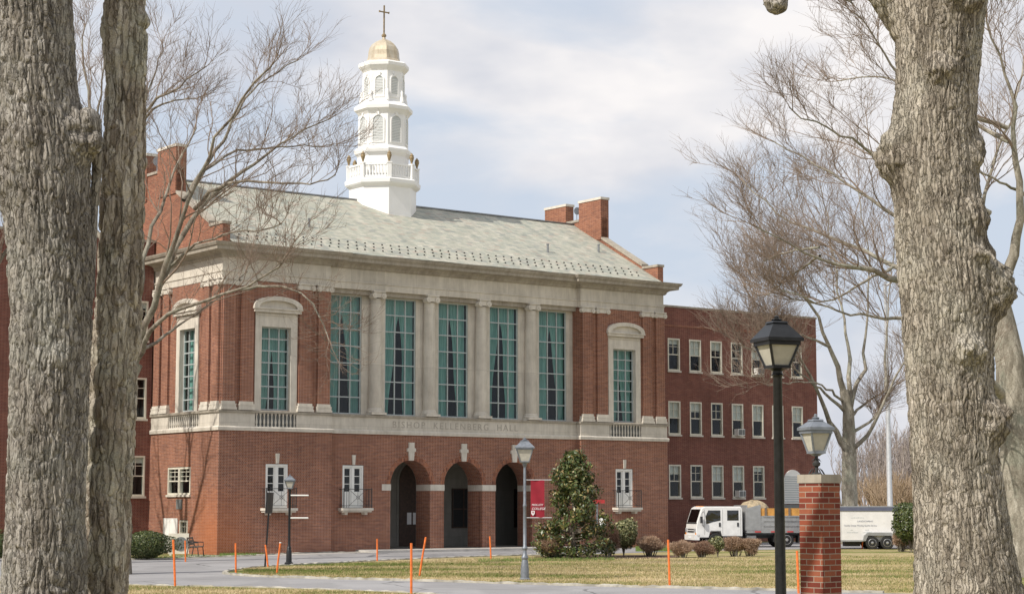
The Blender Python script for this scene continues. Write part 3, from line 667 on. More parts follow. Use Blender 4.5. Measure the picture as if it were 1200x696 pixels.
def bay_surround(T, c):
    mb = MB(T)
    for s_ in (-1, 1): mb.box(c+s_*.95-.17, c+s_*.95+.17, -.30, .06, 6.59, 10.66)
    mb.box(c-1.12, c+1.12, -.30, .062, 10.50, 11.16)
    mb.box(c-1.02, c+1.02, .06, .10, 11.02, 11.10)
    mb.build('window_surround', M['stone_trim'], hall)
    mb = MB(T); mb.box(c-1.24, c+1.24, -.05, .22, 11.16, 11.30); mb.box(c-1.30, c+1.30, -.05, .28, 11.302, 11.36)
    n = 16; R_, h = 1.30, .62
    def arc(w, hh, z): return [(c-w*math.cos(math.pi*k/n), z+hh*math.sin(math.pi*k/n)**.85) for k in range(n+1)]
    outer, inner = arc(1.30, .56, 11.365), arc(1.02, .36, 11.365)
    for k in range(n):
        mb.prism([outer[k], outer[k+1], inner[k+1], inner[k]], -.05, .26)
    mb.prism(arc(1.02, .36, 11.366), -.05, .10)
    mb.build('pediment', M['stone_trim'], hall)
for c in BW: bay_surround(T_front(.1), c)
bay_surround(T_left(.1), 3.4)
# french windows with iron balconies
def french(T, c, n_):
    mb = MB(T); z0, z1 = 2.12, 4.13
    grid_bars(mb, c-.59, c+.59, z0, z1, 1, 1, .05, -.2, -.04, .09)
    mb.box(c-.06, c+.06, -.19, -.05, z0+.09, z1-.09)
    for s_ in (-1, 1):
        a, b = (c-.5, c-.06) if s_ < 0 else (c+.06, c+.5)
        grid_bars(mb, a, b, z0+.09, z1-.09, 1, 1, .03, -.17, -.09, .06); mb.box(a+.06, b-.06, -.16, -.11, z0+.15, z0+.75)
        grid_bars(mb, a+.06, b-.06, z0+.75, z1-.15, 2 if False else 1, 3, .03, -.15, -.115, .01)
    w = mb.build('french_window', M['white_paint'], hall)
    mb = MB(T); mb.add([(c-.5, -.14, z0), (c+.5, -.14, z0), (c+.5, -.14, z1), (c-.5, -.14, z1)], [(0, 1, 2, 3)]); mb.build('pane', M['glass'], w, fix=False)
    room(T, c-.3, c+.3, z0+.1, z1-.1, -.19, -1.1).build('interior', M['dark_room'], w, fix=False)
    mb = MB(T); mb.box(c-.85, c+.85, -.05, .50, 1.98, 2.10); mb.box(c-.80, c+.80, -.05, .42, 1.90, 1.978)
    for s_ in (-1, 1): mb.prism([(c+s_*.55-.09, 1.898), (c+s_*.55+.09, 1.898), (c+s_*.55+.07, 1.78), (c+s_*.55-.07, 1.78)], -.05, .30)
    bl = mb.build('balcony', M['stone_trim'], hall)
    mb = MB(T); zt = 2.98; o = .44
    for a, b, oo in ((-.78, .78, o),):
        mb.box(c+a, c+b, o-.012, o+.012, zt, zt+.03); mb.box(c+a, c+b, o-.012, o+.012, 2.2, 2.225)
    for s_ in (-1, 1):
        mb.box(c+s_*.78-.015, c+s_*.78+.015, -.02, o, zt, zt+.03); mb.box(c+s_*.78-.015, c+s_*.78+.015, -.02, o, 2.2, 2.225)
        mb.box(c+s_*.78-.018, c+s_*.78+.018, o-.018, o+.018, 2.1, zt+.06)
        for k in (.12, .28): mb.box(c+s_*.78-.008, c+s_*.78+.008, k-.008, k+.008, 2.1, zt)
    for x in (-.62, -.5, .5, .62): mb.box(c+x-.008, c+x+.008, o-.008, o+.008, 2.1, zt)
    mb.tube([(c-.5, o, 2.22), (c+.5, o, zt)], .009, 5); mb.tube([(c-.5, o, zt), (c+.5, o, 2.22)], .009, 5)
    mb.tube([(c, o, 2.22), (c, o, zt)], .008, 5)
    mb.tube([(c+.09*math.cos(k*math.pi/5), o, 2.6+.09*math.sin(k*math.pi/5)) for k in range(11)], .01, 5)
    mb.build('railing', M['iron'], bl)
    mb = MB(T); mb.prism([(c-.07, 4.16), (c+.07, 4.16), (c+.1, 4.62), (c-.1, 4.62)], -.04, .06); mb.build('keystone', M['stone_trim'], hall)
for c, r in (FW[0], FW[1], FW[3]): french(T_front(REC if r else 0), c, r)
# side windows
def sash(T, c, w, z0, z1, parent, frame, sill=True, blind=None, nc=2, nr=2, name='window'):
    mb = MB(T); grid_bars(mb, c-w/2, c+w/2, z0, z1, 1, 1, .04, -.16, .012, .085)
    zm = (z0+z1)/2
    mb.box(c-w/2+.085, c+w/2-.085, -.12, -.03, zm-.03, zm+.03)
    a, b = c-w/2+.085, c+w/2-.085
    for k in range(1, nc): x = a+(b-a)*k/nc; mb.box(x-.014, x+.014, -.10, -.06, zm+.03, z1-.085)
    for k in range(1, nr): z = zm+(z1-zm)*k/nr; mb.box(a, b, -.10, -.062, z-.014, z+.014)
    f = mb.build(name, frame, parent)
    mb = MB(T); mb.add([(a, -.085, z0), (b, -.085, z0), (b, -.085, z1), (a, -.085, z1)], [(0, 1, 2, 3)]); mb.build('pane', M['glass'], f, fix=False)
    room(T, a+.2, b-.2, z0+.25, z1-.25, -.17, -.9).build('interior', M['dark_room'], f, fix=False)
    if blind:
        mb = MB(T); mb.box(a, b, -.15, -.14, z1-(z1-z0)*blind, z1-.05); mb.build('blind', M['blind'], f)
    if sill: mb = MB(T); mb.box(c-w/2-.06, c+w/2+.06, -.16, .08, z0-.10, z0-.003); mb.build('sill', M['stone_trim'], f)
    return f
for c in (3.29, 4.46): sash(T_left(0), c, 1.16, 2.72, 4.0, hall, M['cream_paint'], nc=2, nr=3)
sash(T_left(0), 3.33, .82, .36, 1.53, hall, M['cream_paint'], False)
mb = MB(T_left(0)); mb.box(3.5, 4.1, -.05, .02, 2.05, 2.5); mb.build('vent_grille', M['ac_grille'], hall)
mb = MB(T_left(0)); mb.box(3.9, 5.35, -.02, .05, .05, 1.62); mb.box(4.0, 4.55, .05, .065, .12, 1.52); mb.box(4.65, 5.25, .05, .065, .12, 1.52); mb.build('white_hatch', M['white_paint'], hall)
# ---- wings
def wing(u0, u1, zt, cols, label, rows, skip=(), par=hall):
    T = T_front(7.0); hs = []
    for r, (a, b) in enumerate(rows):
        for k, c in enumerate(cols):
            if (r, k) in skip: continue
            hs.append((c-.48, c+.48, a, b))
    mb = MB(T); wall_cells(mb, u0, u1, 0, zt, hs, .2)
    mb.T = None
    mb.add([(u0, 7, 0), (u0, 19, 0), (u0, 19, zt), (u0, 7, zt)], [(0, 1, 2, 3)]); mb.add([(u1, 7, 0), (u1, 19, 0), (u1, 19, zt), (u1, 7, zt)], [(0, 1, 2, 3)])
    mb.add([(u0, 19, 0), (u1, 19, 0), (u1, 19, zt), (u0, 19, zt)], [(0, 1, 2, 3)]); mb.add([(u0, 7, zt-.2), (u1, 7, zt-.2), (u1, 19, zt-.2), (u0, 19, zt-.2)], [(0, 1, 2, 3)])
    wv = mb.build('wing_wall', M['brick_wing'], par, fix=False); wv['label'] = label
    mb = MB(); mb.sweep([(u0, 19.1), (u0, 7), (u1, 7), (u1, 19.1)], [(-.35, zt+.002), (.05, zt+.002), (.05, zt+.12), (-.35, zt+.12)]); mb.build('coping', M['stone_dark'], wv)
    mb = MB(); mb.sweep([(u0, 7.02), (u1, 7.02)], [(-.01, zt-1.15), (.04, zt-1.15), (.04, zt-1.05), (-.01, zt-1.05)]); mb.build('string_course', M['brick_chimney'], wv)
    mb = MB(); mb.sweep([(u0, 7.02), (u1, 7.02)], [(-.01, .0), (.05, .0), (.05, 1.15), (-.01, 1.15)]); mb.build('basement_band', M['brick_wing'], wv)
    k_ = 0
    for h in hs:
        k_ += 1; sash(T, (h[0]+h[1])/2, .96, h[2]+.001, h[3]-.001, par, M['cream_paint'], True, (.5, .18, .5, .3, 0, .5)[k_ % 6] or None)
    return wv
RC = [33.92+1.715*k for k in range(7)]; ROWS = [(10.17, 12.10), (6.38, 8.36), (2.66, 4.60)]
wing(27.2, 46.0, 13.95, RC, 'three storey brick wing right of the hall', ROWS, skip=((2, 5), (2, 6)))
wing(-34.0, 0.0, 15.0, [-.74-1.715*k for k in (0, 1, 2, 3, 6, 7, 8, 9, 10)], 'brick wing left of the hall behind the big trunks', ROWS)
mb = MB(T_front(7.0)); mb.prism(arch_pts(43.7, .85, 2.3, 3.55), -.05, .05); ad = mb.build('arched_shutter', M['white_paint'], hall)
mb = MB(T_front(7.0))
for k in range(12): mb.box(42.95, 44.45, .052, .075, 2.4+k*.14, 2.47+k*.14)
mb.build('slat', M['louvre'], ad)
mb = MB(T_front(7.0)); mb.box(42.6, 44.8, .05, .35, 1.75, 2.25); mb.build('ledge', M['ac_grille'], hall)
# ---- gables, chimneys, roof
ZE, ZR, YR = 14.26, 18.35, 7.5
def roofz(d): return ZE+(ZR-ZE)*(d+.25)/(YR+.25)
mb = MB()
xs = np.linspace(.45, LEN-.45, 60)
for (ya, yb_) in ((-.25, YR), (DEP+.25, YR)):
    vs = []; nn = 14
    for j in range(nn+1):
        t = j/nn; y = ya+(yb_-ya)*t
        for x in xs: vs.append((x, y, ZE+(ZR-ZE)*t+.012*math.sin(x*1.7+j)*math.sin(x*.6)))
    mb.add(vs, [(j*60+i, j*60+i+1, (j+1)*60+i+1, (j+1)*60+i) for j in range(nn) for i in range(59)])
roof = mb.build('roof', M['slate'], hall, fix=False)
mb = MB(); mb.box(.45, LEN-.45, YR-.12, YR+.12, ZR-.02, ZR+.05); mb.build('ridge_cap', M['alu_dark'], roof)
for x0, x1 in ((.08, .47), (LEN-.47, LEN-.08)):
    prof = [(.12, 14.28), (.12, 15.15), (1.35, 15.15), (1.35, roofz(1.3)+.22), (4.9, roofz(4.9)+.22), (4.9, 18.45), (10.1, 18.45), (10.1, roofz(4.9)+.22), (13.65, roofz(1.35)+.22), (13.65, 15.15), (14.9, 15.15), (14.9, 14.28)]
    mb = MB(); mb.prism(prof, x0, x1, 'yz'); g = mb.build('gable_wall', M['brick_chimney'], hall)
    for (a, b, za, zb) in ((.08, 1.40, 15.152, 15.152), (1.40, 4.9, roofz(1.3)+.225, roofz(4.9)+.225), (6.92, 8.08, 18.452, 18.452), (10.1, 13.6, roofz(4.9)+.225, roofz(1.3)+.225)):
        mb = MB(); mb.prism([(a, za), (b, zb), (b, zb+.13), (a, za+.13)], x0-.05, x1+.05, 'yz'); mb.build('coping', M['stone_dark'], g)
    for c in (5.9, 9.1):
        mb = MB(); mb.box(x0-.06, x1+.12, c-1.0, c+1.0, 17.2, 19.5); ch = mb.build('chimney', M['brick_chimney'], hall)
        mb = MB(); mb.box(x0-.1, x1+.16, c-1.04, c+1.04, 19.502, 19.64); mb.build('cap', M['stone_trim'], ch)
# snow guards on the lower slates
gm = MB(); gm.box(-.028, .028, -.03, .04, 0, .07); gmesh = None
pts = [(1.0+k*.5+(.25 if r % 2 else 0), .35+r*.42) for r in range(3) for k in range(50) if 1.0+k*.5+(.25 if r % 2 else 0) < LEN-1]
pts.sort(key=lambda p: (p[1], p[0]))
first = None
for i, (x, y) in enumerate(pts[:100]):
    if first is None: first = gm.build('snow_guard', M['iron'], roof); o = first
    else: o = first.copy(); COL.objects.link(o)
    o.parent = roof; o.location = (x+random.uniform(-.04, .04), y, roofz(y)-.01)
mb = MB()
for x, y in pts[100:]: z = roofz(y)-.01; mb.box(x-.028, x+.028, y-.03, y+.04, z, z+.07)
o = mb.build('snow_guards', M['iron'], roof); o['kind'] = 'stuff'
for x, y in ((6.2, 2.7), (21.0, 2.6), (25.2, 3.4)):
    mb = MB(); z = roofz(y); mb.lathe(x, y, [(.06, z-.05), (.06, z+.38), (.08, z+.39), (.08, z+.45)], 8); mb.build('vent_pipe', M['alu_dark'], roof)
# ---- cupola
CY = YR
cup = MB()
def oct(mb, prof): mb.lathe(CX, CY, [(r, z) for r, z in prof], 8, math.pi/8)
oct(cup, [(1.83, 14.5), (1.83, 19.0), (1.90, 19.05), (2.0, 19.12), (2.06, 19.2), (2.08, 19.38), (2.0, 19.46), (1.0, 19.47)])
oct(cup, [(1.50, 19.471), (1.50, 19.62), (1.40, 19.66), (1.40, 20.75), (1.46, 20.82), (1.56, 20.92), (1.60, 21.05), (1.60, 21.12), (1.40, 21.28), (1.37, 21.29), (1.36, 23.02), (1.42, 23.1), (1.50, 23.2), (1.60, 23.28), (1.62, 23.45), (1.40, 23.62), (1.25, 23.72), (1.17, 23.74), (1.14, 25.4), (1.2, 25.48), (1.3, 25.58), (1.38, 25.68), (1.40, 25.84), (1.30, 25.92), (.6, 25.97)])
cupola = cup.build('cupola', M['cupola_white'], hall)
oc = lambda k: math.pi/8+k*math.pi/4
def face_T(k, apo):                   # octagon face k: u along the face, out from it
    a = k*math.pi/4; ca, sa = math.cos(a), math.sin(a)
    return lambda u, o, z: (CX+(apo+o)*ca-u*sa, CY+(apo+o)*sa+u*ca, z)
for k in range(8):
    for apo, z0, z1, hw in ((1.36*math.cos(math.pi/8), 21.5, 22.9, .285), (1.15*math.cos(math.pi/8), 24.0, 25.08, .21)):
        T = face_T(k, apo); zs_ = z1-hw
        mb = MB(T); mb.prism(arch_pts(0, hw, z0, zs_), -.08, .012); lv = mb.build('louvre', M['louvre'], cupola)
        mb = MB(T); a_, b_ = arch_pts(0, hw, z0, zs_, 12), arch_pts(0, hw+.07, z0-.07, zs_, 12)
        for i in range(len(a_)-1): mb.prism([a_[i], a_[i+1], b_[i+1], b_[i]], -.05, .05)
        mb.prism([a_[0], a_[-1], b_[-1], b_[0]], -.05, .05)
        mb.prism([(-.05, z1+.02), (.05, z1+.02), (.07, z1+.2), (-.07, z1+.2)], -.02, .08)
        n = int((z1-z0-hw*.6)/.085)
        for i in range(n): mb.box(-hw, hw, .0125, .028, z0+.03+i*.085, z0+.055+i*.085)
        mb.build('louvre_frame', M['cupola_white'], cupola)
    if k % 1 == 0:
        a = oc(k); 
        mb = MB()
        for (rr, z0, z1, s_) in ((1.20, 23.72, 24.35, .11),):
            x, y = CX+rr*math.cos(a), CY+rr*math.sin(a); mb.lathe(x, y, [(s_*1.2, z0), (s_, z0+.2), (s_*.6, z0+.35), (s_*.75, z1-.1), (s_*.3, z1)], 8)
        mb.build('scroll', M['cupola_white'], cupola, True)
    # balustrade posts, rails, balusters, urns
    a = oc(k); x, y = CX+1.86*math.cos(a), CY+1.86*math.sin(a)
    mb = MB(); mb.lathe(x, y, [(.16, 19.462), (.16, 20.20), (.19, 20.21), (.19, 20.28)], 4, a+math.pi/4)
    T = face_T(k, 1.86*math.cos(math.pi/8)); hw = 1.86*math.sin(math.pi/8)-.13
    mb.T = T; mb.box(-hw, hw, -.07, .07, 20.14, 20.23); mb.box(-hw, hw, -.06, .06, 19.50, 19.58)
    for i in range(7): mb.lathe(-hw+(i+.5)*2*hw/7, 0, [(.045, 19.581), (.03, 19.64), (.06, 19.78), (.028, 19.98), (.045, 20.139)], 7)
    mb.build('balustrade', M['cupola_white'], cupola, True)
    mb = MB(); mb.lathe(x, y, [(.08, 20.282), (.04, 20.35), (.06, 20.40), (.115, 20.58), (.13, 20.66), (.10, 20.71), (.12, 20.74), (.07, 20.80), (.02, 20.88)], 10); mb.build('urn', M['urn'], cupola, True)
mb = MB(); oct(mb, [(1.12, 25.965), (1.02, 26.02), (.90, 26.15), (.86, 26.35), (.84, 26.6), (.78, 26.82), (.64, 27.02), (.44, 27.18), (.24, 27.28), (.1, 27.34), (.08, 27.45)]); mb.build('dome', M['dome'], cupola)
mb = MB(); mb.lathe(CX, CY, [(.06, 27.43), (.13, 27.5), (.13, 27.58), (.05, 27.66), (.045, 27.7)], 10); mb.box(CX-.032, CX+.032, CY-.032, CY+.032, 27.7, 29.22); mb.box(CX-.29, CX+.29, CY-.03, CY+.03, 28.82, 28.88)
for xx in (-.30, .30): mb.box(CX+xx-.02, CX+xx+.02, CY-.04, CY+.04, 28.80, 28.90)
mb.build('cross', M['urn'], cupola, False)

# things fixed to or standing by the hall
def at_hall(o, s, d, z=0.0, rz=0.0):
    p = bw(s, d, z); o.location = tuple(p); o.rotation_euler = (0, 0, math.atan2(U[1], U[0])+rz); return o
def dish(s, d, z, label):
    r = empty('horn_speaker'); mb = MB(); mb.lathe(0, 0, [(.03, 0), (.03, .55)], 8); mb.build('stand', M['grey_metal'], r)
    mb = MB(lambda x, y, z_: (z_-.25, y, x+.72)); mb.lathe(0, 0, [(.06, 0), (.08, .18), (.16, .34), (.27, .45), (.28, .47)], 12, cap=True); mb.build('horn', M['grey_metal'], r, True)
    r.scale = (.7, .7, .8); at_hall(r, s, d, z, R(-120)); tag(r, label, 'loudspeaker', 'horn speakers on the gable parapets')
dish(.28, 7.5, 18.56, 'grey horn speaker on the parapet beside the tall left chimney')
dish(LEN-.28, 7.4, 18.56, 'grey horn speaker on the parapet between the two right chimneys')
def window_ac(s, z, label):
    r = empty('air_conditioner'); mb = MB(); mb.box(-.28, .28, -.35, .02, 0, .40); mb.build('casing', M['white_paint'], r)
    mb = MB(); mb.box(-.24, .04, -.362, -.352, .04, .36); mb.box(.08, .25, -.362, -.352, .04, .36); mb.build('grille', M['ac_grille'], r)
    at_hall(r, s, 7.0, z); tag(r, label, 'air conditioner', 'window air conditioners of the right wing')
window_ac(RC[4], 10.20, 'white air conditioner in a top floor window of the brick wing, highest of the three')
window_ac(RC[3], 6.42, 'white air conditioner in a middle floor window of the brick wing')
window_ac(RC[3], 2.70, 'white air conditioner in a ground floor window behind the white truck')
# condenser and bench by the left facade
r = empty('condenser_unit'); mb = MB(); mb.box(-.45, .45, -.17, .17, .08, .98); mb.box(-.4, -.3, -.17, .17, 0, .08); mb.box(.3, .4, -.17, .17, 0, .08); mb.build('casing', M['cream_paint'], r)
mb = MB(lambda x, y, z: (x+.1, -z-.17, y+.52)); mb.lathe(0, 0, [(.31, 0), (.31, .02), (.27, .021), (.24, .022)], 20, cap=True)
mb.build('fan_guard', M['ac_grille'], r, True)
p = gnd(209, 650.6); r.location = (p[0], p[1], 0); r.rotation_euler = (0, 0, R(10)); tag(r, 'cream outdoor condenser unit with round fan standing before the white hatch', 'condenser')
mb = MB(); mb.box(-.3, .3, -.16, .16, 1.0, 1.03); 
r = empty('park_bench')
for x in (-.68, .68):
    mb = MB(); mb.tube([(x, -.25, 0), (x, -.2, .42), (x, .2, .42), (x, .28, 0)], .025, 6); mb.tube([(x, .15, .4), (x, .27, .85)], .025, 6); mb.tube([(x, -.22, .42), (x, -.22, .62), (x, .2, .64)], .02, 6); mb.build('leg', M['iron'], r)
mb = MB()
for y in (-.2, -.08, .04, .16): mb.box(-.75, .75, y-.045, y+.045, .43, .465)
mb.build('seat', M['bench_wood'], r)
mb = MB()
for k in range(3): mb.box(-.75, .75, .17+k*.035, .20+k*.035, .52+k*.12, .61+k*.12)
mb.build('backrest', M['bench_wood'], r)
p = gnd(229, 652.5); r.location = (p[0], p[1], .012); r.rotation_euler = (0, 0, R(90)); tag(r, 'dark slatted bench at the corner of the brick hall', 'bench')
# small red awning sign post by the right bay
r = empty('entrance_sign'); mb = MB(); mb.lathe(0, 0, [(.04, 0), (.04, 2.5)], 8); mb.build('post', M['grey_metal'], r)
mb = MB(); mb.box(-.38, .38, -.05, .05, 2.32, 2.50); mb.build('panel', M['red_paint'], r)
mb = MB(); mb.box(.1, .42, -.06, .04, 1.15, 1.6); mb.build('notice', M['white_paint'], r)
p = gnd(700, 645); r.location = (p[0], p[1], 0); tag(r, 'thin post with small red panel between magnolia and right bay', 'sign')

# ------------------------------------------------------------------ street furniture
def lantern(parent, z, w, h, mat, mono=M['lamp_glass'], hat=.55):
    """four sided tapering lantern: w = top half width, h = glass height; returns top"""
    b = w*.55
    mb = MB(); mb.lathe(0, 0, [(b*.5, z-.12*h), (b*.9, z-.04*h), (b*1.35, z)], 12); mb.box(-b-.01, b+.01, -b-.01, b+.01, z, z+.03)
    for sx in (-1, 1):
        for sy in (-1, 1): mb.tube([(sx*b, sy*b, z+.02), (sx*w, sy*w, z+h)], .012+.02*w, 4)
    for (q, zz) in ((w, z+h),):
        for s_ in (-1, 1): mb.box(-q-.01, q+.01, s_*q-.012, s_*q+.012, zz-.02, zz+.02); mb.box(s_*q-.012, s_*q+.012, -q-.01, q+.01, zz-.02, zz+.02)
    fr = mb.build('frame', mat, parent)
    mb = MB(); mb.frustum(0, 0, z+.03, z+h-.005, b*.93, b*.93, w*.95, w*.95); mb.build('glass', mono, parent)
    mb = MB(); o = w*1.22
    mb.box(-o, o, -o, o, z+h+.02, z+h+.055); mb.frustum(0, 0, z+h+.055, z+h+.055+h*hat, o*.97, o*.97, o*.38, o*.38)
    mb.frustum(0, 0, z+h+.055+h*hat, z+h+.075+h*hat, o*.45, o*.45, o*.38, o*.38)
    zt = z+h+.075+h*hat; mb.lathe(0, 0, [(o*.22, zt), (o*.3, zt+.08*h), (o*.12, zt+.12*h), (o*.13, zt+.2*h), (.01, zt+.25*h)], 10)
    mb.build('roof', mat, parent)
# lawn lamp with the red banner
r = empty('street_lamp'); p = gnd(615, 679.5); r.location = (p[0], p[1], 0)
tag(r, 'grey lamp post with square lantern and red banner standing on the lawn', 'lamp post')
mb = MB(); mb.lathe(0, 0, [(.16, 0), (.16, .05), (.13, .08), (.125, .35), (.10, .55), (.085, .62), (.11, .66), (.11, .70), (.065, .76), (.055, .9), (.085, .94), (.085, .98), (.052, 1.02), (.048, 2.2), (.06, 2.22), (.06, 2.26), (.045, 2.3), (.04, 3.42), (.06, 3.44), (.07, 3.52)], 14); mb.build('pole', M['grey_metal'], r, True)
lantern(r, 3.56, .25, .40, M['grey_metal'], hat=.45)
mb = MB(); mb.tube([(0, 0, 3.02), (.82, 0, 3.02)], .014, 6); mb.tube([(0, 0, 1.88), (.82, 0, 1.88)], .014, 6); mb.build('banner_arm', M['pole_white'], r)
nb = MB(); vs = []
for j in range(9):
    for i in range(7): vs.append((.18+.42*i/6, .02*math.sin(i*1.1+j*.7), 1.885+1.13*j/8))
nb.add(vs, [(j*7+i, j*7+i+1, (j+1)*7+i+1, (j+1)*7+i) for j in range(8) for i in range(6)]); bn = nb.build('banner', M['red_cloth'], r, True, fix=False)
for body, zz, x0, sz in (('MOLLOY', 2.24, .21, .085), ('COLLEGE', 2.12, .21, .098)):
    text_mesh('lettering', body, sz, M['paper'], bn, lambda x, o, z, zz=zz, x0=x0: (x0+x, -.03-o, zz+z), .002, 'LEFT', .2)
mb = MB(); mb.prism([(.20, 2.09), (.30, 2.09), (.30, 2.0), (.25, 1.94), (.20, 2.0)], -.036, -.03); mb.build('shield', M['paper'], bn)
mb = MB(); mb.prism([(.222, 2.07), (.278, 2.07), (.25, 1.98)], -.040, -.037); mb.build('shield_mark', M['red_cloth'], bn)
# lamp with two bare banner arms by the drive
r = empty('street_lamp'); p = gnd(338.5, 661); r.location = (p[0], p[1], 0)
tag(r, 'black lamp post with two empty banner arms in front of the left bay', 'lamp post')
mb = MB(); mb.lathe(0, 0, [(.17, 0), (.17, .06), (.11, .1), (.10, .5), (.07, .58), (.09, .62), (.055, .7), (.05, 1.0), (.045, 2.75), (.06, 2.78), (.06, 2.86)], 12); mb.build('pole', M['black_metal'], r, True)
lantern(r, 2.88, .17, .28, M['grey_metal'], hat=.4)
mb = MB(); mb.tube([(0, 0, 2.62), (.72, 0, 2.62)], .03, 6); mb.tube([(0, 0, 1.76), (.72, 0, 1.76)], .03, 6); mb.build('banner_arm', M['white_paint'], r)
# leaning dark sign seen edge on
r = empty('road_sign'); p = gnd(310.5, 664); r.location = (p[0], p[1], 0); r.rotation_euler = (0, R(3.2), R(0))
tag(r, 'thin dark sign post leaning beside the lamp, its sign seen almost edge on', 'sign')
mb = MB(); mb.box(-.03, .03, -.03, .03, -.1, 2.7); mb.build('post', M['black_metal'], r)
mb = MB(); mb.box(-.03, .03, -.35, .35, 1.95, 2.72); o = mb.build('panel', M['black_metal'], r); o.rotation_euler = (0, 0, R(-10))
# near black lamp post
YL = 19.3; p = at(915, 690, YL)
r = empty('street_lamp', (p[0], p[1], 0), R(20)); tag(r, 'tall black lamp post with large square lantern, nearest the camera', 'lamp post')
zl = at(915, 434, YL)[2]
mb = MB(); mb.lathe(0, 0, [(.14, 0), (.14, .12), (.085, .18), (.075, .8), (.060, .9), (.058, 1.1), (.046, zl-.07), (.05, zl-.06), (.07, zl-.05), (.05, zl-.03), (.05, zl)], 16); mb.build('pole', M['black_metal'], r, True)
hl = at(915, 403, YL)[2]-zl
lantern(r, zl+.02, .168, hl-.02, M['black_metal'], hat=.62)
# brick pillar and its lantern
YP = 23.0; p = at(961.5, 650, YP); zp = at(961, 566, YP)[2]
pil = empty('brick_pillar', (p[0], p[1], 0), R(41)); tag(pil, 'square red brick gate pillar with a stone cap', 'pillar')
mb = MB(); mb.box(-.175, .175, -.175, .175, 0, zp); mb.build('shaft', M['brick_pillar'], pil)
mb = MB(); mb.box(-.188, .188, -.188, .188, zp+.001, zp+.105); mb.build('cap', M['stone_dark'], pil)
zc = zp+.106
r = empty('pillar_lantern', (p[0]-.03, p[1], zc), R(20)); tag(r, 'small black lantern on a scrolled iron bracket on the brick pillar', 'lantern')
mb = MB(); mb.lathe(0, 0, [(.07, 0), (.07, .012), (.02, .03), (.018, .09), (.045, .11), (.05, .14), (.02, .17), (.017, .26)], 12)
for k in range(4):
    a = k*math.pi/2; mb.tube([(.11*math.cos(a), .11*math.sin(a), .0), (.075*math.cos(a), .075*math.sin(a), .05), (.03*math.cos(a), .03*math.sin(a), .09), (.075*math.cos(a), .075*math.sin(a), .15), (.03*math.cos(a), .03*math.sin(a), .19)], .009, 6)
mb.build('bracket', M['iron'], r, True)
lantern(r, .255, .138, .265, M['grey_metal'], hat=.30)
# tall pale light pole beyond the trailer
r = empty('light_pole'); p = at(1044, 640, 118); r.location = (p[0], p[1], 0); tag(r, 'tall pale metal light pole behind the white trailer', 'light pole')
ztop = at(1040, 330, 118)[2]
mb = MB(); mb.lathe(0, 0, [(.26, 0), (.26, .1), (.19, .3), (.09, ztop)], 12); mb.build('pole', M['pole_white'], r, True)
mb = MB(); mb.tube([(0, 0, ztop-.3), (.6, 0, ztop+.1), (1.6, 0, ztop+.2)], .06, 6); mb.box(1.5, 2.2, -.15, .15, ztop+.12, ztop+.28); mb.build('lamp_head', M['pole_white'], r)
# orange stakes
stakes = [((205.5, 687), (203, 632), 'upright orange stake on the near grass left, by the drive'),
          ((217.5, 658), (217, 633), 'orange stake in front of the bench by the left facade'),
          ((276.5, 671), (276, 636), 'orange stake at the tip of the grass island'),
          ((314.5, 665), (311, 638), 'orange stake leaning left beside the thin dark sign post'),
          ((324, 672), (328.5, 636), 'white topped orange stake leaning right beside the dark sign post'),
          ((442, 657), (442, 631), 'small orange stake before the wall left of the first arch'),
          ((482, 695), (482, 636), 'tall orange stake nearest the camera in front of the arches'),
          ((491, 675), (499, 629), 'orange stake leaning strongly right on the lawn before the arches'),
          ((575.5, 655), (574, 628), 'small orange stake in front of the pier between the arches'),
          ((785, 687), (783, 632), 'orange stake on the lawn below the right bay'),
          ((936, 695), (934, 645), 'orange stake between the black lamp post and the brick pillar'),
          ((1010, 643), (1012, 622), 'small orange stake in front of the white trailer')]
for b_, t_, lb in stakes:
    g = gnd(*b_); tp = at(t_[0], t_[1], g[1]); d = tp-g; 
    n = 8; mb = MB(); L_ = np.linalg.norm(d); k = .032 if L_ < 2 else .04
    mb.tube([(0, 0, -.1*1), tuple(d*.5), tuple(d)], [k, k, k*.97], 8)
    if 'white topped' in lb:
        r = empty('marker_stake', tuple(g)); mb.build('stake', M['orange'], r, True)
        m2 = MB(); m2.tube([tuple(d*1.001), tuple(d*1.03)], k*1.02, 8); m2.build('cap', M['white_paint'], r, True)
    else: r = mb.build('marker_stake', M['orange'], None, True); r.location = tuple(g)
    tag(r, lb, 'stake', 'orange marker stakes along the drive')

# ------------------------------------------------------------------ truck and trailer
def wheel(parent, x, y, r_, w, dual=False):
    mb = MB(lambda a, b, c: (x+a, y+c, r_+b)); n = 28
    mb.lathe(0, 0, [(r_*.6, -w/2), (r_*.92, -w/2), (r_, -w/2+.03), (r_, w/2-.03), (r_*.92, w/2), (r_*.6, w/2)], n); wh = mb.build('wheel', M['rubber'], parent, True)
    mb = MB(lambda a, b, c: (x+a, y+c, r_+b)); mb.lathe(0, 0, [(r_*.62, -w/2-.004), (r_*.58, -w/2-.01), (r_*.5, -w/2+.04), (r_*.25, -w/2+.05), (r_*.2, -w/2-.02), (.01, -w/2-.03)], 20, cap=False)
    mb.build('rim', M['chrome'], wh, True)
tr = empty('dump_truck'); tag(tr, 'white crew cab truck with a grey metal dump bed and orange side boards', 'truck')
a = R(20); pf = gnd(806, 641.5); tr.location = (pf[0]+.25, pf[1]+.9, 0); tr.rotation_euler = (0, 0, R(12)); tr.scale = (.95, .95, .95)
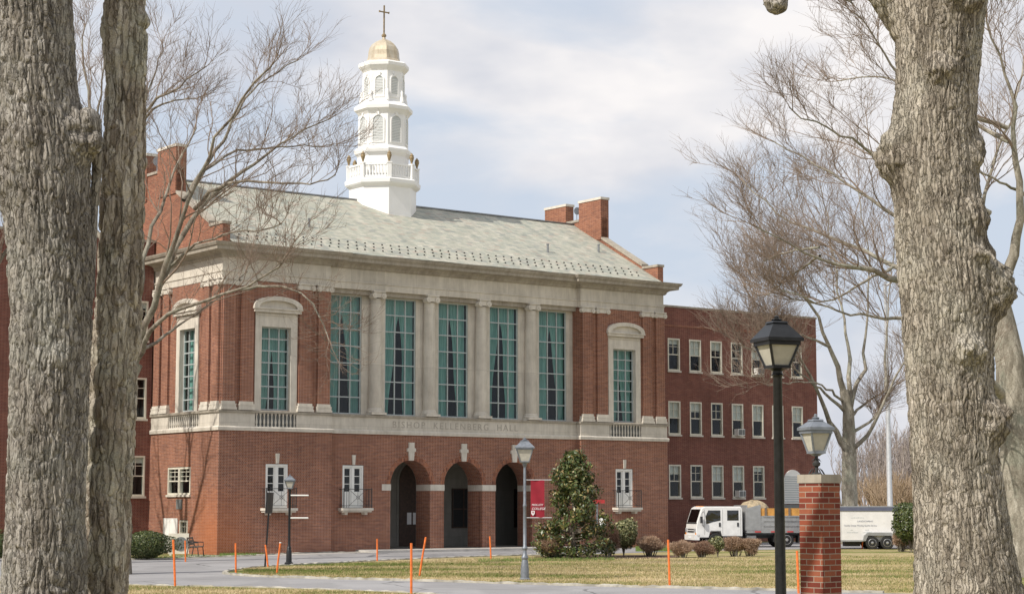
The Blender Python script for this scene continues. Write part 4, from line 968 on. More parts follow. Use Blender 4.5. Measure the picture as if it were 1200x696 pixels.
# local frame: x backwards from the nose, -y is the side facing the camera
HW = 1.0
prof = [(.02, .55), (0, .95), (.05, 1.32), (.34, 2.17), (.52, 2.27), (2.62, 2.27), (2.72, 2.15), (2.72, .62), (1.55, .62), (1.45, .9), (.85, .9), (.75, .55)]
mb = MB(); mb.prism(prof, -HW+.02, HW-.02); body = mb.build('cab', M['truck_white'], tr)
bv = body.modifiers.new('bevel', 'BEVEL'); bv.width = .05; bv.segments = 3; bv.limit_method = 'ANGLE'
mb = MB(); 
def slant(x): return 1.32+(2.18-1.32)*(x-.04)/.38
e = .012
mb.add([(.074-e, -.84, 1.39), (.32-e, -.82, 2.12), (.32-e, .82, 2.12), (.074-e, .84, 1.39)], [(0, 1, 2, 3)])
mb.build('windscreen', M['glass_car'], tr, fix=False)
mb = MB(); mb.add([(.071, -.84, 1.39), (.317, -.82, 2.12), (.317, .82, 2.12), (.071, .84, 1.39)], [(0, 1, 2, 3)]); mb.build('windscreen_dark_sheet', M['plastic_dark'], tr, fix=False)  # dark sheet behind the glass stands in for the unlit cab
for s_ in (-1, 1):
    y = s_*(HW-.02); y1 = s_*(HW-.02+.006)
    for pts_, nm in (([(.60, 1.30), (1.0, 1.42), (1.42, 1.50), (1.42, 2.06), (.72, 2.06), (.56, 1.72)], 'door_window'), ([(1.82, 1.50), (2.48, 1.50), (2.48, 2.06), (1.82, 2.06)], 'door_window')):
        mb = MB(); mb.prism(pts_, y-.001*s_, y1); mb.build(nm, M['glass_car'] if False else M['plastic_dark'], tr)
        mb = MB(); mb.add([(q[0], y1+s_*.004, q[1]) for q in pts_], [tuple(range(len(pts_)))]); mb.build('pane', M['glass_car'], tr, fix=False)
    mb = MB()
    for x in (.50, 1.55, 2.60): mb.box(x-.006, x+.006, min(y, y1), max(y, y1), .7, 2.1)
    mb.build('door_gap', M['ac_grille'], tr)
    for x in (1.38, 2.44): mb = MB(); mb.box(x-.05, x+.05, min(y, y1+s_*.02), max(y, y1+s_*.02), 1.16, 1.38); mb.build('door_handle', M['plastic_dark'], tr)
    mb = MB(); mb.tube([(.45, s_*1.0, 1.2), (.30, s_*1.14, 1.25), (.30, s_*1.14, 1.9), (.45, s_*1.0, 2.0)], .015, 6); mb.box(.22, .32, s_*1.14-.08, s_*1.14+.08, 1.35, 1.72); mb.build('mirror', M['plastic_dark'], tr)
    mb = MB(); mb.box(-.02, .10, s_*.78-.16, s_*.78+.16, .86, 1.06); mb.build('headlight', M['headlight'], tr)
    mb = MB(); mb.box(-.015, .04, s_*.90-.06, s_*.90+.06, .7, .82); mb.build('indicator', M['lens_amber'], tr)
mb = MB(); mb.box(-.06, .2, -.98, .98, .42, .72); bm_ = mb.build('bumper', M['truck_white'], tr)
mb = MB(); mb.box(-.012, .03, -.55, .55, .84, .92); mb.box(-.012, .03, -.55, .55, .98, 1.04); mb.build('grille', M['plastic_dark'], tr)
mb = MB(); mb.box(-.072, -.062, -.2, .2, .5, .62); mb.build('number_plate', M['paper'], tr)
mb = MB()
for k in range(5): mb.box(.50, .58, -.6+k*.28, -.52+k*.28, 2.262, 2.30)
mb.build('roof_lamp', M['lens_amber'], tr)
mb = MB(); mb.tube([(.10, -.5, 1.42), (.16, -.1, 1.62)], .012, 5); mb.tube([(.10, .3, 1.42), (.16, .7, 1.62)], .012, 5); mb.box(.02, .05, -.95, .95, 1.33, 1.38); mb.build('wiper', M['plastic_dark'], tr)
mb = MB(); mb.box(.55, 1.35, -1.0, -.8, .36, .46); mb.box(1.6, 2.7, -.97, -.75, .42, .62); mb.build('step', M['plastic_dark'], tr)
mb = MB(); mb.box(.3, 6.7, -.42, -.30, .50, .68); mb.box(.3, 6.7, .30, .42, .50, .68); mb.box(2.9, 6.8, -.9, .9, .68, .78); mb.build('chassis', M['plastic_dark'], tr)
mb = MB(); mb.box(2.95, 6.9, -1.06, 1.06, .80, .95)
mb.box(2.98, 6.9, -1.06, -1.0, .95, 1.75); mb.box(2.98, 6.9, 1.0, 1.06, .95, 1.75); mb.box(6.84, 6.9, -1.0, 1.0, .95, 1.75)
for z in (1.18, 1.46, 1.70): mb.box(3.9, 6.9, -1.10, -1.06, z, z+.06)
mb.box(2.9, 2.98, -1.06, 1.06, .95, 2.35)
mb.prism([(2.98, .95), (3.75, .95), (3.75, 2.38), (2.98, 2.18)], -1.08, -1.062)
mb.build('dump_bed', M['alu'], tr)
mb = MB(); mb.box(3.75, 6.88, -1.03, -.99, 1.752, 2.17); mb.box(3.75, 6.88, .99, 1.03, 1.752, 2.17); mb.build('side_board', M['orange_board'], tr)
mb = MB()
for x in (4.0, 5.4): mb.box(x, x+.12, -1.075, -1.031, 1.7, 2.2)
mb.build('bracket', M['bench_wood'], tr)
mb = MB()
for k in range(4): mb.box(3.4+k*.95, 3.75+k*.95, -1.115, -1.062, .84, .90)
mb.build('marker_strip', M['lens_red'], tr)
mb = MB(); mb.box(2.98, 3.5, -.98, -.45, .35, .66); mb.box(3.02, 3.46, -.985, -.975, .40, .61); mb.build('tool_box', M['alu_dark'], tr)
def lump(name, mat, parent, cx, cy, cz, rx, ry, rz, seed=1, nu=28, nv=12):
    rs = np.random.default_rng(seed); ph = rs.uniform(0, 6, 12); vs = []
    for j in range(nv+1):
        v_ = (j/nv)*math.pi/2
        for i in range(nu):
            u_ = 2*math.pi*i/nu; k = 1+.07*math.sin(3*u_+ph[0]+2*v_)+.06*math.sin(7*u_+ph[1]-3*v_)+.04*math.sin(13*u_+ph[2]+6*v_)
            vs.append((cx+rx*k*math.cos(v_)*math.cos(u_), cy+ry*k*math.cos(v_)*math.sin(u_), cz+rz*k*math.sin(v_)))
    fs = [(j*nu+i, j*nu+(i+1) % nu, (j+1)*nu+(i+1) % nu, (j+1)*nu+i) for j in range(nv) for i in range(nu)]
    return mesh_obj(name, vs, fs, mat, parent, True)
ld = lump('tarp_load', M['tarp'], None, 0, 0, 0, 1.35, .92, .62, 3); ld.name = 'covered_load'
cA, sA = math.cos(R(12)), math.sin(R(12)); ox, oy = 3.2+.85, 0
ld.location = (tr.location[0]+cA*3.5, tr.location[1]+sA*3.5, 1.92); ld.rotation_euler = (0, 0, R(12)); ld.scale = (.62, .95, .85)
tag(ld, 'crumpled tan tarpaulin heap on the front of the grey dump bed', 'tarpaulin')
wheel(tr, 1.15, -.86, .40, .24); wheel(tr, 1.15, .86, .40, .24); wheel(tr, 5.3, -.78, .42, .46); wheel(tr, 5.3, .78, .42, .46)
mb = MB(); mb.box(4.55, 4.62, -1.0, -.55, .30, .78); mb.box(6.0, 6.04, -1.0, -.5, .25, .8); mb.build('mudflap', M['rubber'], tr)
# trailer
tl = empty('enclosed_trailer'); tag(tl, 'white enclosed two axle trailer with dark roof edge parked right of the pillar', 'trailer')
pf = gnd(984, 643.2); tl.location = (pf[0]-.35, pf[1], 0); tl.rotation_euler = (0, 0, R(-3)); tl.scale = (.97, .97, .97)
mb = MB(); mb.box(0, 4.6, 0, 2.0, .42, 2.08); mb.prism([(0, .42), (-.5, .62), (-.5, 1.95), (0, 2.08)], .3, 1.7); bd = mb.build('body', M['trailer_white'], tl)
mb = MB(); mb.box(-.03, 4.64, -.03, 2.03, 2.082, 2.20); mb.box(-.03, 4.64, -.04, -.031, 2.0, 2.09); mb.build('roof_trim', M['navy'], tl)
mb = MB(); mb.box(-.02, 4.62, -.015, 2.01, 2.201, 2.25); mb.build('roof', M['alu'], tl)
mb = MB(); mb.box(0, 4.6, -.012, -.002, .40, .48); mb.box(.0, .03, -.012, -.001, .48, 2.0)
for x in (.46, 4.5): mb.box(x, x+.008, -.006, -.001, .48, 2.0)
mb.build('edge_trim', M['alu'], tl)
xw = 2.02
mb = MB(); mb.prism([(xw-.47, .44), (xw-.40, .72), (xw-.2, .88), (xw+1.0, .88), (xw+1.2, .72), (xw+1.27, .44), (xw+1.12, .44), (xw+1.0, .72), (xw-.2, .72), (xw-.32, .44)], -.24, -.012); mb.build('mudguard', M['alu'], tl)
for k in range(2): wheel(tl, xw+.02+k*.78, -.12, .34, .20); wheel(tl, xw+.02+k*.78, 2.1, .34, .20)
mb = MB(); mb.tube([(-1.5, 1, .45), (0, .4, .45)], .05, 6); mb.tube([(-1.5, 1, .45), (0, 1.6, .45)], .05, 6); mb.tube([(-1.2, 1, 0), (-1.2, 1, .7)], .04, 6); mb.build('drawbar', M['iron'], tl)
mb = MB(); mb.box(.7, 1.5, .5, 1.5, .15, .40); mb.build('underbody', M['plastic_dark'], tl)
tt = lambda x, z: (lambda a, o, b: (x+a, -.006-o, z+b))
text_mesh('lettering', 'LANDSCAPING', .12, M['sign_ink'], tl, tt(1.70, 1.42), .001, 'CENTER', .3)
text_mesh('lettering', 'Quality Design Planting Quality Service', .108, M['sign_ink'], tl, tt(1.47, 1.20), .001, 'CENTER')
mb = MB()
rs = random.Random(4)
for (x0, x1, z) in ((1.0, 1.62, 1.62), (.95, 1.05, .98), (.75, 1.28, .86), (1.72, 1.86, .98), (1.58, 2.02, .86)):
    x = x0
    while x < x1: w_ = rs.uniform(.03, .06); mb.box(x, x+w_, -.008, -.004, z, z+.035+rs.uniform(0, .02)); x += w_+rs.uniform(.02, .04)
mb.build('faded_lettering', M['louvre'], tl)

# ------------------------------------------------------------------ trees
def tubes(batches):
    """batches: list of (P (B,n,3), Rr (B,n), k) -> verts, quads"""
    V = []; F = []; base = 0
    for P, Rr, k in batches:
        B, n, _ = P.shape
        if B == 0: continue
        T = np.empty_like(P); T[:, 1:-1] = P[:, 2:]-P[:, :-2]; T[:, 0] = P[:, 1]-P[:, 0]; T[:, -1] = P[:, -1]-P[:, -2]; T = nrm(T)
        mt = nrm(P[:, -1]-P[:, 0]); ref = np.where(np.abs(mt[:, 2:3]) > .8, np.array([[1., 0, 0]]), np.array([[0., 0, 1]]))[:, None, :]
        A = nrm(np.cross(T, np.broadcast_to(ref, T.shape))); Bn = np.cross(T, A)
        ang = np.arange(k)*2*np.pi/k
        v = P[:, :, None, :]+Rr[:, :, None, None]*(A[:, :, None, :]*np.cos(ang)[None, None, :, None]+Bn[:, :, None, :]*np.sin(ang)[None, None, :, None])
        V.append(v.reshape(-1, 3))
        idx = base+np.arange(B*n*k).reshape(B, n, k); a = idx[:, :-1, :]; b = np.roll(a, -1, axis=2); d = idx[:, 1:, :]; c = np.roll(d, -1, axis=2)
        F.append(np.stack([a, b, c, d], -1).reshape(-1, 4)); base += B*n*k
    return np.concatenate(V), np.concatenate(F)
def resample(P, R_, n):
    P = np.array(P, float); R_ = np.array(R_, float); d = np.r_[0, np.cumsum(np.linalg.norm(np.diff(P, axis=0), axis=1))]; t = np.linspace(0, d[-1], n)
    Q = np.stack([np.interp(t, d, P[:, i]) for i in range(3)], 1); rr = np.interp(t, d, R_)
    for _ in range(3): Q[1:-1] = .5*Q[1:-1]+.25*(Q[:-2]+Q[2:])
    return Q, rr
def spawn(P, Rr, per, lmin, lmax, n2, rng, t0=.2, spread=(.45, .95), up=.25, wig=.14, rk=.6, rmin=.006, tipk=.25, lf=None):
    B, n, _ = P.shape
    if B == 0: return np.zeros((0, n2, 3)), np.zeros((0, n2))
    b = np.repeat(np.arange(B), per); t = t0+(1-t0)*rng.random(len(b))**.85
    f = t*(n-1); i = np.minimum(f.astype(int), n-2); w = (f-i)[:, None]
    p = P[b, i]*(1-w)+P[b, i+1]*w; tan = nrm(P[b, i+1]-P[b, i]); r0 = (Rr[b, i]*(1-w[:, 0])+Rr[b, i+1]*w[:, 0])*rk
    q = rng.normal(size=(len(b), 3)); q = nrm(q-(q*tan).sum(1, keepdims=True)*tan)
    q[:, 2] = np.abs(q[:, 2])*.7+q[:, 2]*.3; q = nrm(q)
    an = rng.uniform(*spread, size=(len(b), 1)); d = nrm(tan*np.cos(an)+q*np.sin(an)+np.array([[0, 0, up]]))
    Lc = rng.uniform(lmin, lmax, size=len(b))*(1.15-.6*t)
    if lf is not None: Lc = Lc*lf[b]
    out = np.empty((len(b), n2, 3)); out[:, 0] = p; st = (Lc/(n2-1))[:, None]
    for k in range(1, n2):
        d = nrm(d+rng.normal(size=d.shape)*wig+np.array([[0, 0, up*.28]])); out[:, k] = out[:, k-1]+d*st
    tt_ = np.linspace(0, 1, n2)[None]; r0 = np.maximum(r0, rmin*1.3)
    rr = r0[:, None]*(1-(1-tipk)*tt_); rr = np.maximum(rr, rmin*(1-.45*tt_))
    return out, rr
def bare_tree(name, label, limbs, base, seed, bark, twigm, scale=1.0, group=None, per=(7, 6, 6), lens=((2.2, 5.0), (1.0, 2.4), (.5, 1.3)), up=.22, rmin=.009, trunk_k=14, t0=.25):
    rng = np.random.default_rng(seed); r = empty(name, (float(base[0]), float(base[1]), 0.0)); tag(r, label, 'tree', group)
    off = np.array([base[0], base[1], 0.0])
    LP = []; LR = []
    for P, R_ in limbs:
        q, rr = resample(P, R_, 16); L_ = np.linalg.norm(q[-1]-q[0]); q[1:-1] += rng.normal(size=(14, 3))*L_*.005; LP.append(q-off); LR.append(rr)
    LP = np.array(LP); LR = np.array(LR)
    v, f = tubes([(LP, LR, trunk_k)]); mesh_obj('trunk', v, f, bark, r, True)
    sel = np.arange(len(LR)) > 0
    LL = np.linalg.norm(np.diff(LP[sel], axis=1), axis=2).sum(1); LF = np.clip(LL/np.median(LL), .3, 1.25)
    A, Ar = spawn(LP[sel], LR[sel], per[0], *lens[0], 10, rng, t0, (.35, 1.05), up*.5, .16, .42, rmin*1.7, lf=LF)
    tp = spawn(LP[sel][:, -2:], LR[sel][:, -2:], 2, lens[0][0]*.7, lens[0][1]*.7, 8, rng, .5, (.1, .5), up*.4, .11, .8, rmin*1.5)
    B_, Br = spawn(A, Ar, per[1], *lens[1], 7, rng, .1, (.35, 1.05), up*.45, .17, .55, rmin*1.1)
    B2, B2r = spawn(tp[0], tp[1], per[1], *lens[1], 7, rng, .1, (.35, 1.0), up*.5, .13, .6, rmin*1.1)
    B_ = np.concatenate([B_, B2]); Br = np.concatenate([Br, B2r])
    C_, Cr_ = spawn(B_, Br, per[2], *lens[2], 5, rng, .05, (.3, 1.0), up*.2, .19, .7, rmin*.75)
    v, f = tubes([(A, Ar, 6), (tp[0], tp[1], 6), (B_, Br, 4), (C_, Cr_, 3)]); mesh_obj('crown', v, f, twigm, r, False)
    return r
LIM = -999
def limb(pts, Y, r0, r1, dY=0.0):
    P = []; pts = [p for p in pts if p[0] > LIM]; n = len(pts)
    for i, p in enumerate(pts):
        P.append(at(p[0], p[1], Y+dY*i/max(1, n-1)))
    return P, [r1+(r0*.8-r1)*(1-i/(n-1))**1.7 for i in range(n)]

# tree in front of the left facade (trunk hidden behind the near trunks)
Y3 = 62.0
base3 = at(138, 640, Y3); b3 = (base3[0], base3[1])
L3 = [([np.array([b3[0], b3[1], -.2]), at(138, 560, Y3), at(142, 480, Y3), at(158, 425, Y3)], [.50, .38, .33, .28]),
      limb([(156, 430), (164, 400), (182, 348), (200, 300), (215, 250), (235, 190), (260, 150), (295, 100), (318, 78)], Y3, .19, .03, -4),
      limb([(155, 432), (162, 350), (170, 290), (185, 250), (200, 220), (210, 190), (230, 150)], Y3, .15, .03, 4),
      limb([(158, 425), (170, 400), (190, 365), (235, 352), (283, 339), (313, 326), (335, 300)], Y3, .13, .025, -7),
      limb([(283, 339), (320, 334), (350, 338), (372, 362), (386, 400)], Y3-4, .06, .02, -2),
      limb([(158, 418), (185, 398), (215, 378), (260, 348), (290, 318)], Y3, .09, .02, 5),
      limb([(190, 330), (215, 262), (254, 220), (281, 199), (306, 188), (330, 169), (347, 153), (371, 147), (388, 139)], Y3-1, .13, .02, 3),
      limb([(228, 245), (254, 216), (281, 212), (322, 213), (349, 218), (377, 215), (393, 205)], Y3-1, .09, .02, -4),
      limb([(215, 235), (245, 188), (267, 183), (295, 175), (349, 171), (380, 172)], Y3-2, .09, .02, 6),
      limb([(222, 225), (240, 190), (256, 177), (270, 150), (281, 123), (295, 106), (308, 90), (335, 82), (349, 71)], Y3, .10, .02, 2),
      limb([(185, 340), (205, 300), (240, 280), (290, 270), (330, 262)], Y3, .08, .02, -5),
      limb([(165, 380), (150, 320), (140, 260), (128, 200)], Y3, .10, .02, 5)]
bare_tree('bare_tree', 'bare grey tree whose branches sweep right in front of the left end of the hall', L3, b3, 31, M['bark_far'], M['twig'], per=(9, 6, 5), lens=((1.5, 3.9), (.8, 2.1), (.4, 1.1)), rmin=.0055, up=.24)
# tree further back at the upper left
Y4 = 74.0; b4 = at(120, 640, Y4)[:2]
L4 = [([np.array([b4[0], b4[1], -.2]), at(124, 520, Y4), at(130, 380, Y4), at(133, 280, Y4)], [.5, .4, .32, .25]),
      limb([(133, 285), (128, 200), (105, 120), (95, 55), (100, 30)], Y4, .18, .025, 3),
      limb([(133, 280), (140, 200), (170, 122), (200, 108), (225, 90), (242, 78)], Y4, .15, .02, -4),
      limb([(140, 210), (158, 150), (178, 95), (190, 50)], Y4, .12, .02, 4),
      limb([(145, 190), (175, 128), (205, 118), (232, 116)], Y4, .10, .02, -3),
      limb([(133, 300), (118, 240), (92, 170), (86, 110)], Y4, .14, .02, -3), limb([(133, 300), (60, 200), (10, 120), (-40, 60)], Y4, .14, .02, 3),
      limb([(120, 250), (112, 160), (120, 80), (135, 20)], Y4, .1, .02, 0)]
bare_tree('bare_tree', 'bare tree rising behind the two left trunks against the sky', L4, b4, 32, M['bark_far'], M['twig'], per=(8, 6, 5), lens=((1.6, 3.9), (.9, 2.2), (.4, 1.2)), rmin=.006, up=.3)
# tree by the end of the right wing
LIM = 868
Y5 = 108.0; b5 = at(997, 640, Y5)[:2]
L5 = [([np.array([b5[0], b5[1], -.2]), at(996, 620, Y5), at(995, 590, Y5), at(994, 550, Y5), at(995, 525, Y5), at(994, 486, Y5), at(989, 457, Y5)], [.62, .5, .46, .42, .40, .33, .26]),
      limb([(989, 460), (984, 429), (972, 406), (955, 365), (935, 330), (905, 290), (880, 250)], Y5, .24, .03, -4),
      limb([(995, 530), (978, 506), (967, 486), (961, 463), (944, 426), (925, 400), (900, 370), (872, 335), (850, 300)], Y5, .25, .03, -6),
      limb([(996, 482), (1007, 452), (1013, 423), (1015, 400), (1020, 340), (1018, 280), (1005, 220)], Y5, .2, .03, 3),
      limb([(994, 475), (995, 429), (992, 403), (985, 350), (972, 280), (962, 220)], Y5, .2, .03, 5),
      limb([(996, 528), (1012, 522), (1026, 492), (1038, 463), (1056, 429), (1075, 390), (1090, 330)], Y5, .20, .03, -3),
      limb([(996, 508), (1010, 500), (1024, 491), (1036, 470)], Y5, .14, .06, 0),
      limb([(996, 490), (1004, 480), (1018, 469), (1038, 457), (1059, 447), (1090, 420)], Y5, .13, .03, 3),
      limb([(1038, 460), (1037, 429), (1038, 400), (1042, 340), (1048, 280)], Y5-1, .13, .03, 2),
      limb([(990, 482), (975, 468), (961, 457), (938, 434), (905, 418), (870, 405)], Y5, .14, .03, -7),
      limb([(988, 470), (965, 452), (940, 446), (900, 452), (860, 455)], Y5, .10, .025, -9),
      limb([(972, 406), (940, 392), (900, 388), (850, 375), (820, 350)], Y5-2, .12, .025, -4)]
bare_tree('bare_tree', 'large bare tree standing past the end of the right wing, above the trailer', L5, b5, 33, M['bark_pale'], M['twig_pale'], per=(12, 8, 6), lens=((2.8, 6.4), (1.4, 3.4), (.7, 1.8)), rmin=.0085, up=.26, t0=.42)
# pale tree behind the right trunk
Y6 = 60.0; b6 = at(1196, 640, Y6)[:2]
L6 = [([np.array([b6[0], b6[1], -.2]), at(1197, 640, Y6), at(1193, 560, Y6), at(1186, 470, Y6), at(1180, 400, Y6), at(1172, 335, Y6)], [.75, .62, .52, .50, .44, .30]),
      limb([(1172, 340), (1190, 300), (1198, 262), (1192, 207), (1182, 166), (1195, 119), (1182, 90), (1163, 57), (1156, 25)], Y6, .25, .03, -2),
      limb([(1170, 345), (1155, 315), (1149, 285), (1148, 249), (1161, 197), (1182, 150), (1192, 109), (1200, 70)], Y6, .15, .03, 3),
      limb([(1180, 470), (1160, 445), (1140, 438), (1120, 430)], Y6, .22, .1, -2),
      limb([(1190, 470), (1215, 430), (1240, 380), (1250, 300)], Y6, .3, .05, 2),
      limb([(1175, 345), (1130, 345), (1085, 335), (1050, 326), (1024, 319), (987, 312), (961, 300), (929, 286), (886, 266), (857, 252), (829, 247), (809, 238)], Y6, .26, .02, -5),
      limb([(1172, 335), (1110, 340), (1075, 326), (1047, 312), (1007, 289), (958, 272), (924, 263), (905, 245), (889, 232), (870, 212), (850, 198)], Y6+1, .17, .02, 5),
      limb([(1160, 320), (1110, 290), (1075, 270), (1044, 250), (1013, 229), (990, 212), (965, 196), (935, 185), (905, 165)], Y6, .15, .02, 2),
      limb([(1160, 250), (1110, 220), (1060, 200), (1021, 180), (1001, 167), (978, 155), (950, 141), (925, 126)], Y6, .12, .02, -4),
      limb([(1182, 166), (1130, 140), (1085, 110), (1047, 93), (1018, 86), (984, 95)], Y6, .10, .02, 3),
      limb([(1180, 150), (1110, 130), (1060, 100), (1047, 83), (1033, 57), (1018, 32), (1000, 15)], Y6, .10, .02, -2),
      limb([(1200, 228), (1182, 218), (1145, 200), (1100, 170)], Y6, .08, .02, -2),
      limb([(1110, 345), (1060, 378), (1030, 372), (990, 368), (950, 352), (915, 340)], Y6, .10, .02, -3),
      limb([(1047, 312), (1010, 330), (985, 350), (960, 356), (925, 350)], Y6+1, .07, .02, -2),
      limb([(960, 290), (929, 293), (900, 304), (895, 306)], Y6-3.5, .05, .018, 2),
      limb([(961, 300), (930, 320), (900, 345), (860, 365), (825, 372)], Y6-3, .06, .018, 4)]
bare_tree('bare_tree', 'pale barked bare tree partly hidden behind the right trunk, its limbs reaching left', L6, b6, 34, M['bark_pale'], M['twig_pale'], per=(12, 8, 5), lens=((1.5, 3.8), (.8, 2.2), (.4, 1.1)), rmin=.0055, up=.22, t0=.35)

LIM = -999
bx, by = -24.6, 80.6
V3 = lambda x, y, z: np.array([bx+x, by+y, z])
L7 = [([V3(0, 0, -.2), V3(.1, 0, 2), V3(0, .1, 5), V3(.2, 0, 8)], [.5, .40, .36, .30]),
      ([V3(.2, 0, 7.8), V3(.8, .3, 10.5), V3(1.2, .2, 13.5), V3(2.2, .6, 16.5), V3(2.6, .3, 19)], [.24, .19, .13, .08, .02]),
      ([V3(.1, 0, 7), V3(-.8, .5, 9.5), V3(-1.6, .6, 12.5), V3(-1.9, 1.4, 15.5), V3(-2.6, 1.2, 18)], [.22, .17, .12, .07, .02]),
      ([V3(.1, 0, 8), V3(.1, -.4, 11), V3(-.3, -.2, 14), V3(.1, -.6, 17.5)], [.2, .15, .1, .02]),
      ([V3(.8, .3, 10.5), V3(2.2, -.4, 12.3), V3(3.6, -.6, 14.2), V3(4.4, -1.2, 16)], [.13, .1, .06, .02]),
      ([V3(-.8, .5, 9.5), V3(-2.4, -.4, 11), V3(-4, -.6, 13), V3(-5, -.3, 14.5)], [.12, .09, .06, .02])]
bare_tree('bare_tree', 'bare tree beside the left wing, whose branches shade the left facade', L7, (bx, by), 37, M['bark_far'], M['twig'], per=(8, 6, 5), lens=((1.5, 3.4), (.8, 1.9), (.4, 1.0)), rmin=.007, up=.28)

# near trunks: furrowed bark as real relief
def worley(u, v, nu, nv, rng):
    """u in [0,nu) periodic, v free; returns F1, F2, cell random"""
    gy = int(nv)+4; J = rng.random((gy, nu, 2)); RV = rng.random((gy, nu))
    iu = np.floor(u).astype(int); iv = np.floor(v).astype(int)
    F1 = np.full(u.shape, 9.); F2 = np.full(u.shape, 9.); cr_ = np.zeros(u.shape)
    for du in (-1, 0, 1):
        for dv in (-1, 0, 1):
            cu = iu+du; cv = np.clip(iv+dv+1, 0, gy-1); j = J[cv, cu % nu]
            d = np.hypot(cu+.15+.7*j[..., 0]-u, (iv+dv)+.1+.8*j[..., 1]-v)
            cl = d < F1; F2 = np.where(cl, F1, np.minimum(F2, d)); cr_ = np.where(cl, RV[cv, cu % nu], cr_); F1 = np.where(cl, d, F1)
    return F1, F2, cr_
def vnoise(u, v, nu, rng, nv=400):
    G = rng.random((nv, nu)); iu = np.floor(u).astype(int); iv = np.floor(v).astype(int); fu = u-iu; fv = v-iv
    fu = fu*fu*(3-2*fu); fv = fv*fv*(3-2*fv); g = lambda a, b: G[np.clip(b, 0, nv-1), a % nu]
    return (g(iu, iv)*(1-fu)+g(iu+1, iv)*fu)*(1-fv)+(g(iu, iv+1)*(1-fu)+g(iu+1, iv+1)*fu)*fv
def near_trunk(parent, edges, Y, seed, mat, burls=(), cell=(.040, .15), depth=.026, lean=0.0, twist=.15, top=9.5, name='trunk', yoff=None, flare=.5, zmin=-.15):
    """edges: list of (py, left px, right px)"""
    rng = np.random.default_rng(seed)
    zz = []; cx = []; rr = []
    for py, l, r_ in edges:
        a_, b_ = at(l, py, Y), at(r_, py, Y); zz.append(a_[2]); cx.append((a_[0]+b_[0])/2); rr.append((b_[0]-a_[0])/2*.99)
    o = np.argsort(zz); zz, cx, rr = [np.array(x)[o] for x in (zz, cx, rr)]
    dz = .011; z = np.arange(zmin, top, dz); Cx = np.interp(z, zz, cx); Rr = np.interp(z, zz, rr)
    k = np.exp(-np.linspace(-2, 2, 41)**2); k /= k.sum(); sm = lambda a_: np.convolve(np.pad(a_, 20, mode='edge'), k, 'valid'); Cx, Rr = sm(Cx), sm(Rr)
    Rr = Rr*(1+flare*np.exp(-np.maximum(z, 0)/.33)); mr = float(np.median(Rr))
    nth = int(2*math.pi*mr/.0075); th = np.arange(nth)/nth*2*math.pi; TH_, Z = np.meshgrid(th, z); C = 2*math.pi*mr; A_ = TH_/(2*math.pi)
    def vn(wu, wz, warp=None, s_=0):                     # noise with cells wu wide and wz tall (metres)
        nu_ = max(4, int(C/wu)); uu = A_*nu_+(warp if warp is not None else 0)+s_; return vnoise(uu % nu_, (Z+1)/wz+3, nu_, rng, int((top+2)/wz)+8)
    w1 = vn(.14, .35)-.5; w2 = vn(.05, .09)-.5
    wp = w1*.9+w2*.35+twist*Z
    f1 = np.abs(vn(cell[0], cell[1], wp)-.5)*2; f2 = np.abs(vn(cell[0]*1.55, cell[1]*1.7, wp*.7)-.5)*2
    nu = max(8, int(C/(cell[0]*1.25))); F1, F2, cv = worley((A_*nu+wp) % nu, (Z+1)/(cell[1]*.62)+w2*.8+w1, nu, (top+1)/(cell[1]*.62)+3, rng)
    e = np.clip((F2-F1)/.30, 0, 1)
    plate = np.minimum(np.clip(f1/.34, 0, 1)**.7, np.clip(f2/.30, 0, 1)**.7); n3 = vn(.016, .05)-.5; n4 = vn(.012, .014)-.5
    big = vn(C/5, 1.1)-.5
    H = depth*(plate-.75)*(.75+.5*cv)+depth*.38*(e**.6-.6)+depth*.45*(cv-.5)*plate+depth*.22*n3+depth*.16*n4+.05*big*mr/.45
    for (th0, z0, sa, sz, h) in burls:
        da = (TH_-th0+math.pi) % (2*math.pi)-math.pi; q = np.sqrt((da*mr/sa)**2+((Z-z0)/sz)**2)
        g = np.exp(-q**2.4); ring = np.exp(-((q-1.05)/.28)**2)
        H = H*(1-.1*g)+h*g*(1+.9*w2+.8*w1+.5*n3)+.22*abs(h)*ring*(.4+w2)
        if h < 0: pass
    Rad = Rr[:, None]+H
    X = Cx[:, None]+Rad*np.sin(TH_); Yy = Y-Rad*np.cos(TH_)
    if yoff is not None: Yy += np.interp(z, *yoff)[:, None]
    V = np.stack([X, Yy, Z], -1).reshape(-1, 3); idx = np.arange(V.shape[0]).reshape(Z.shape)
    a_ = idx[:-1]; b_ = np.roll(a_, -1, 1); d_ = idx[1:]; c_ = np.roll(d_, -1, 1)
    F = np.stack([a_, b_, c_, d_], -1).reshape(-1, 4)
    off = np.array(parent.location); return mesh_obj(name, V-off, F, mat, parent, True)
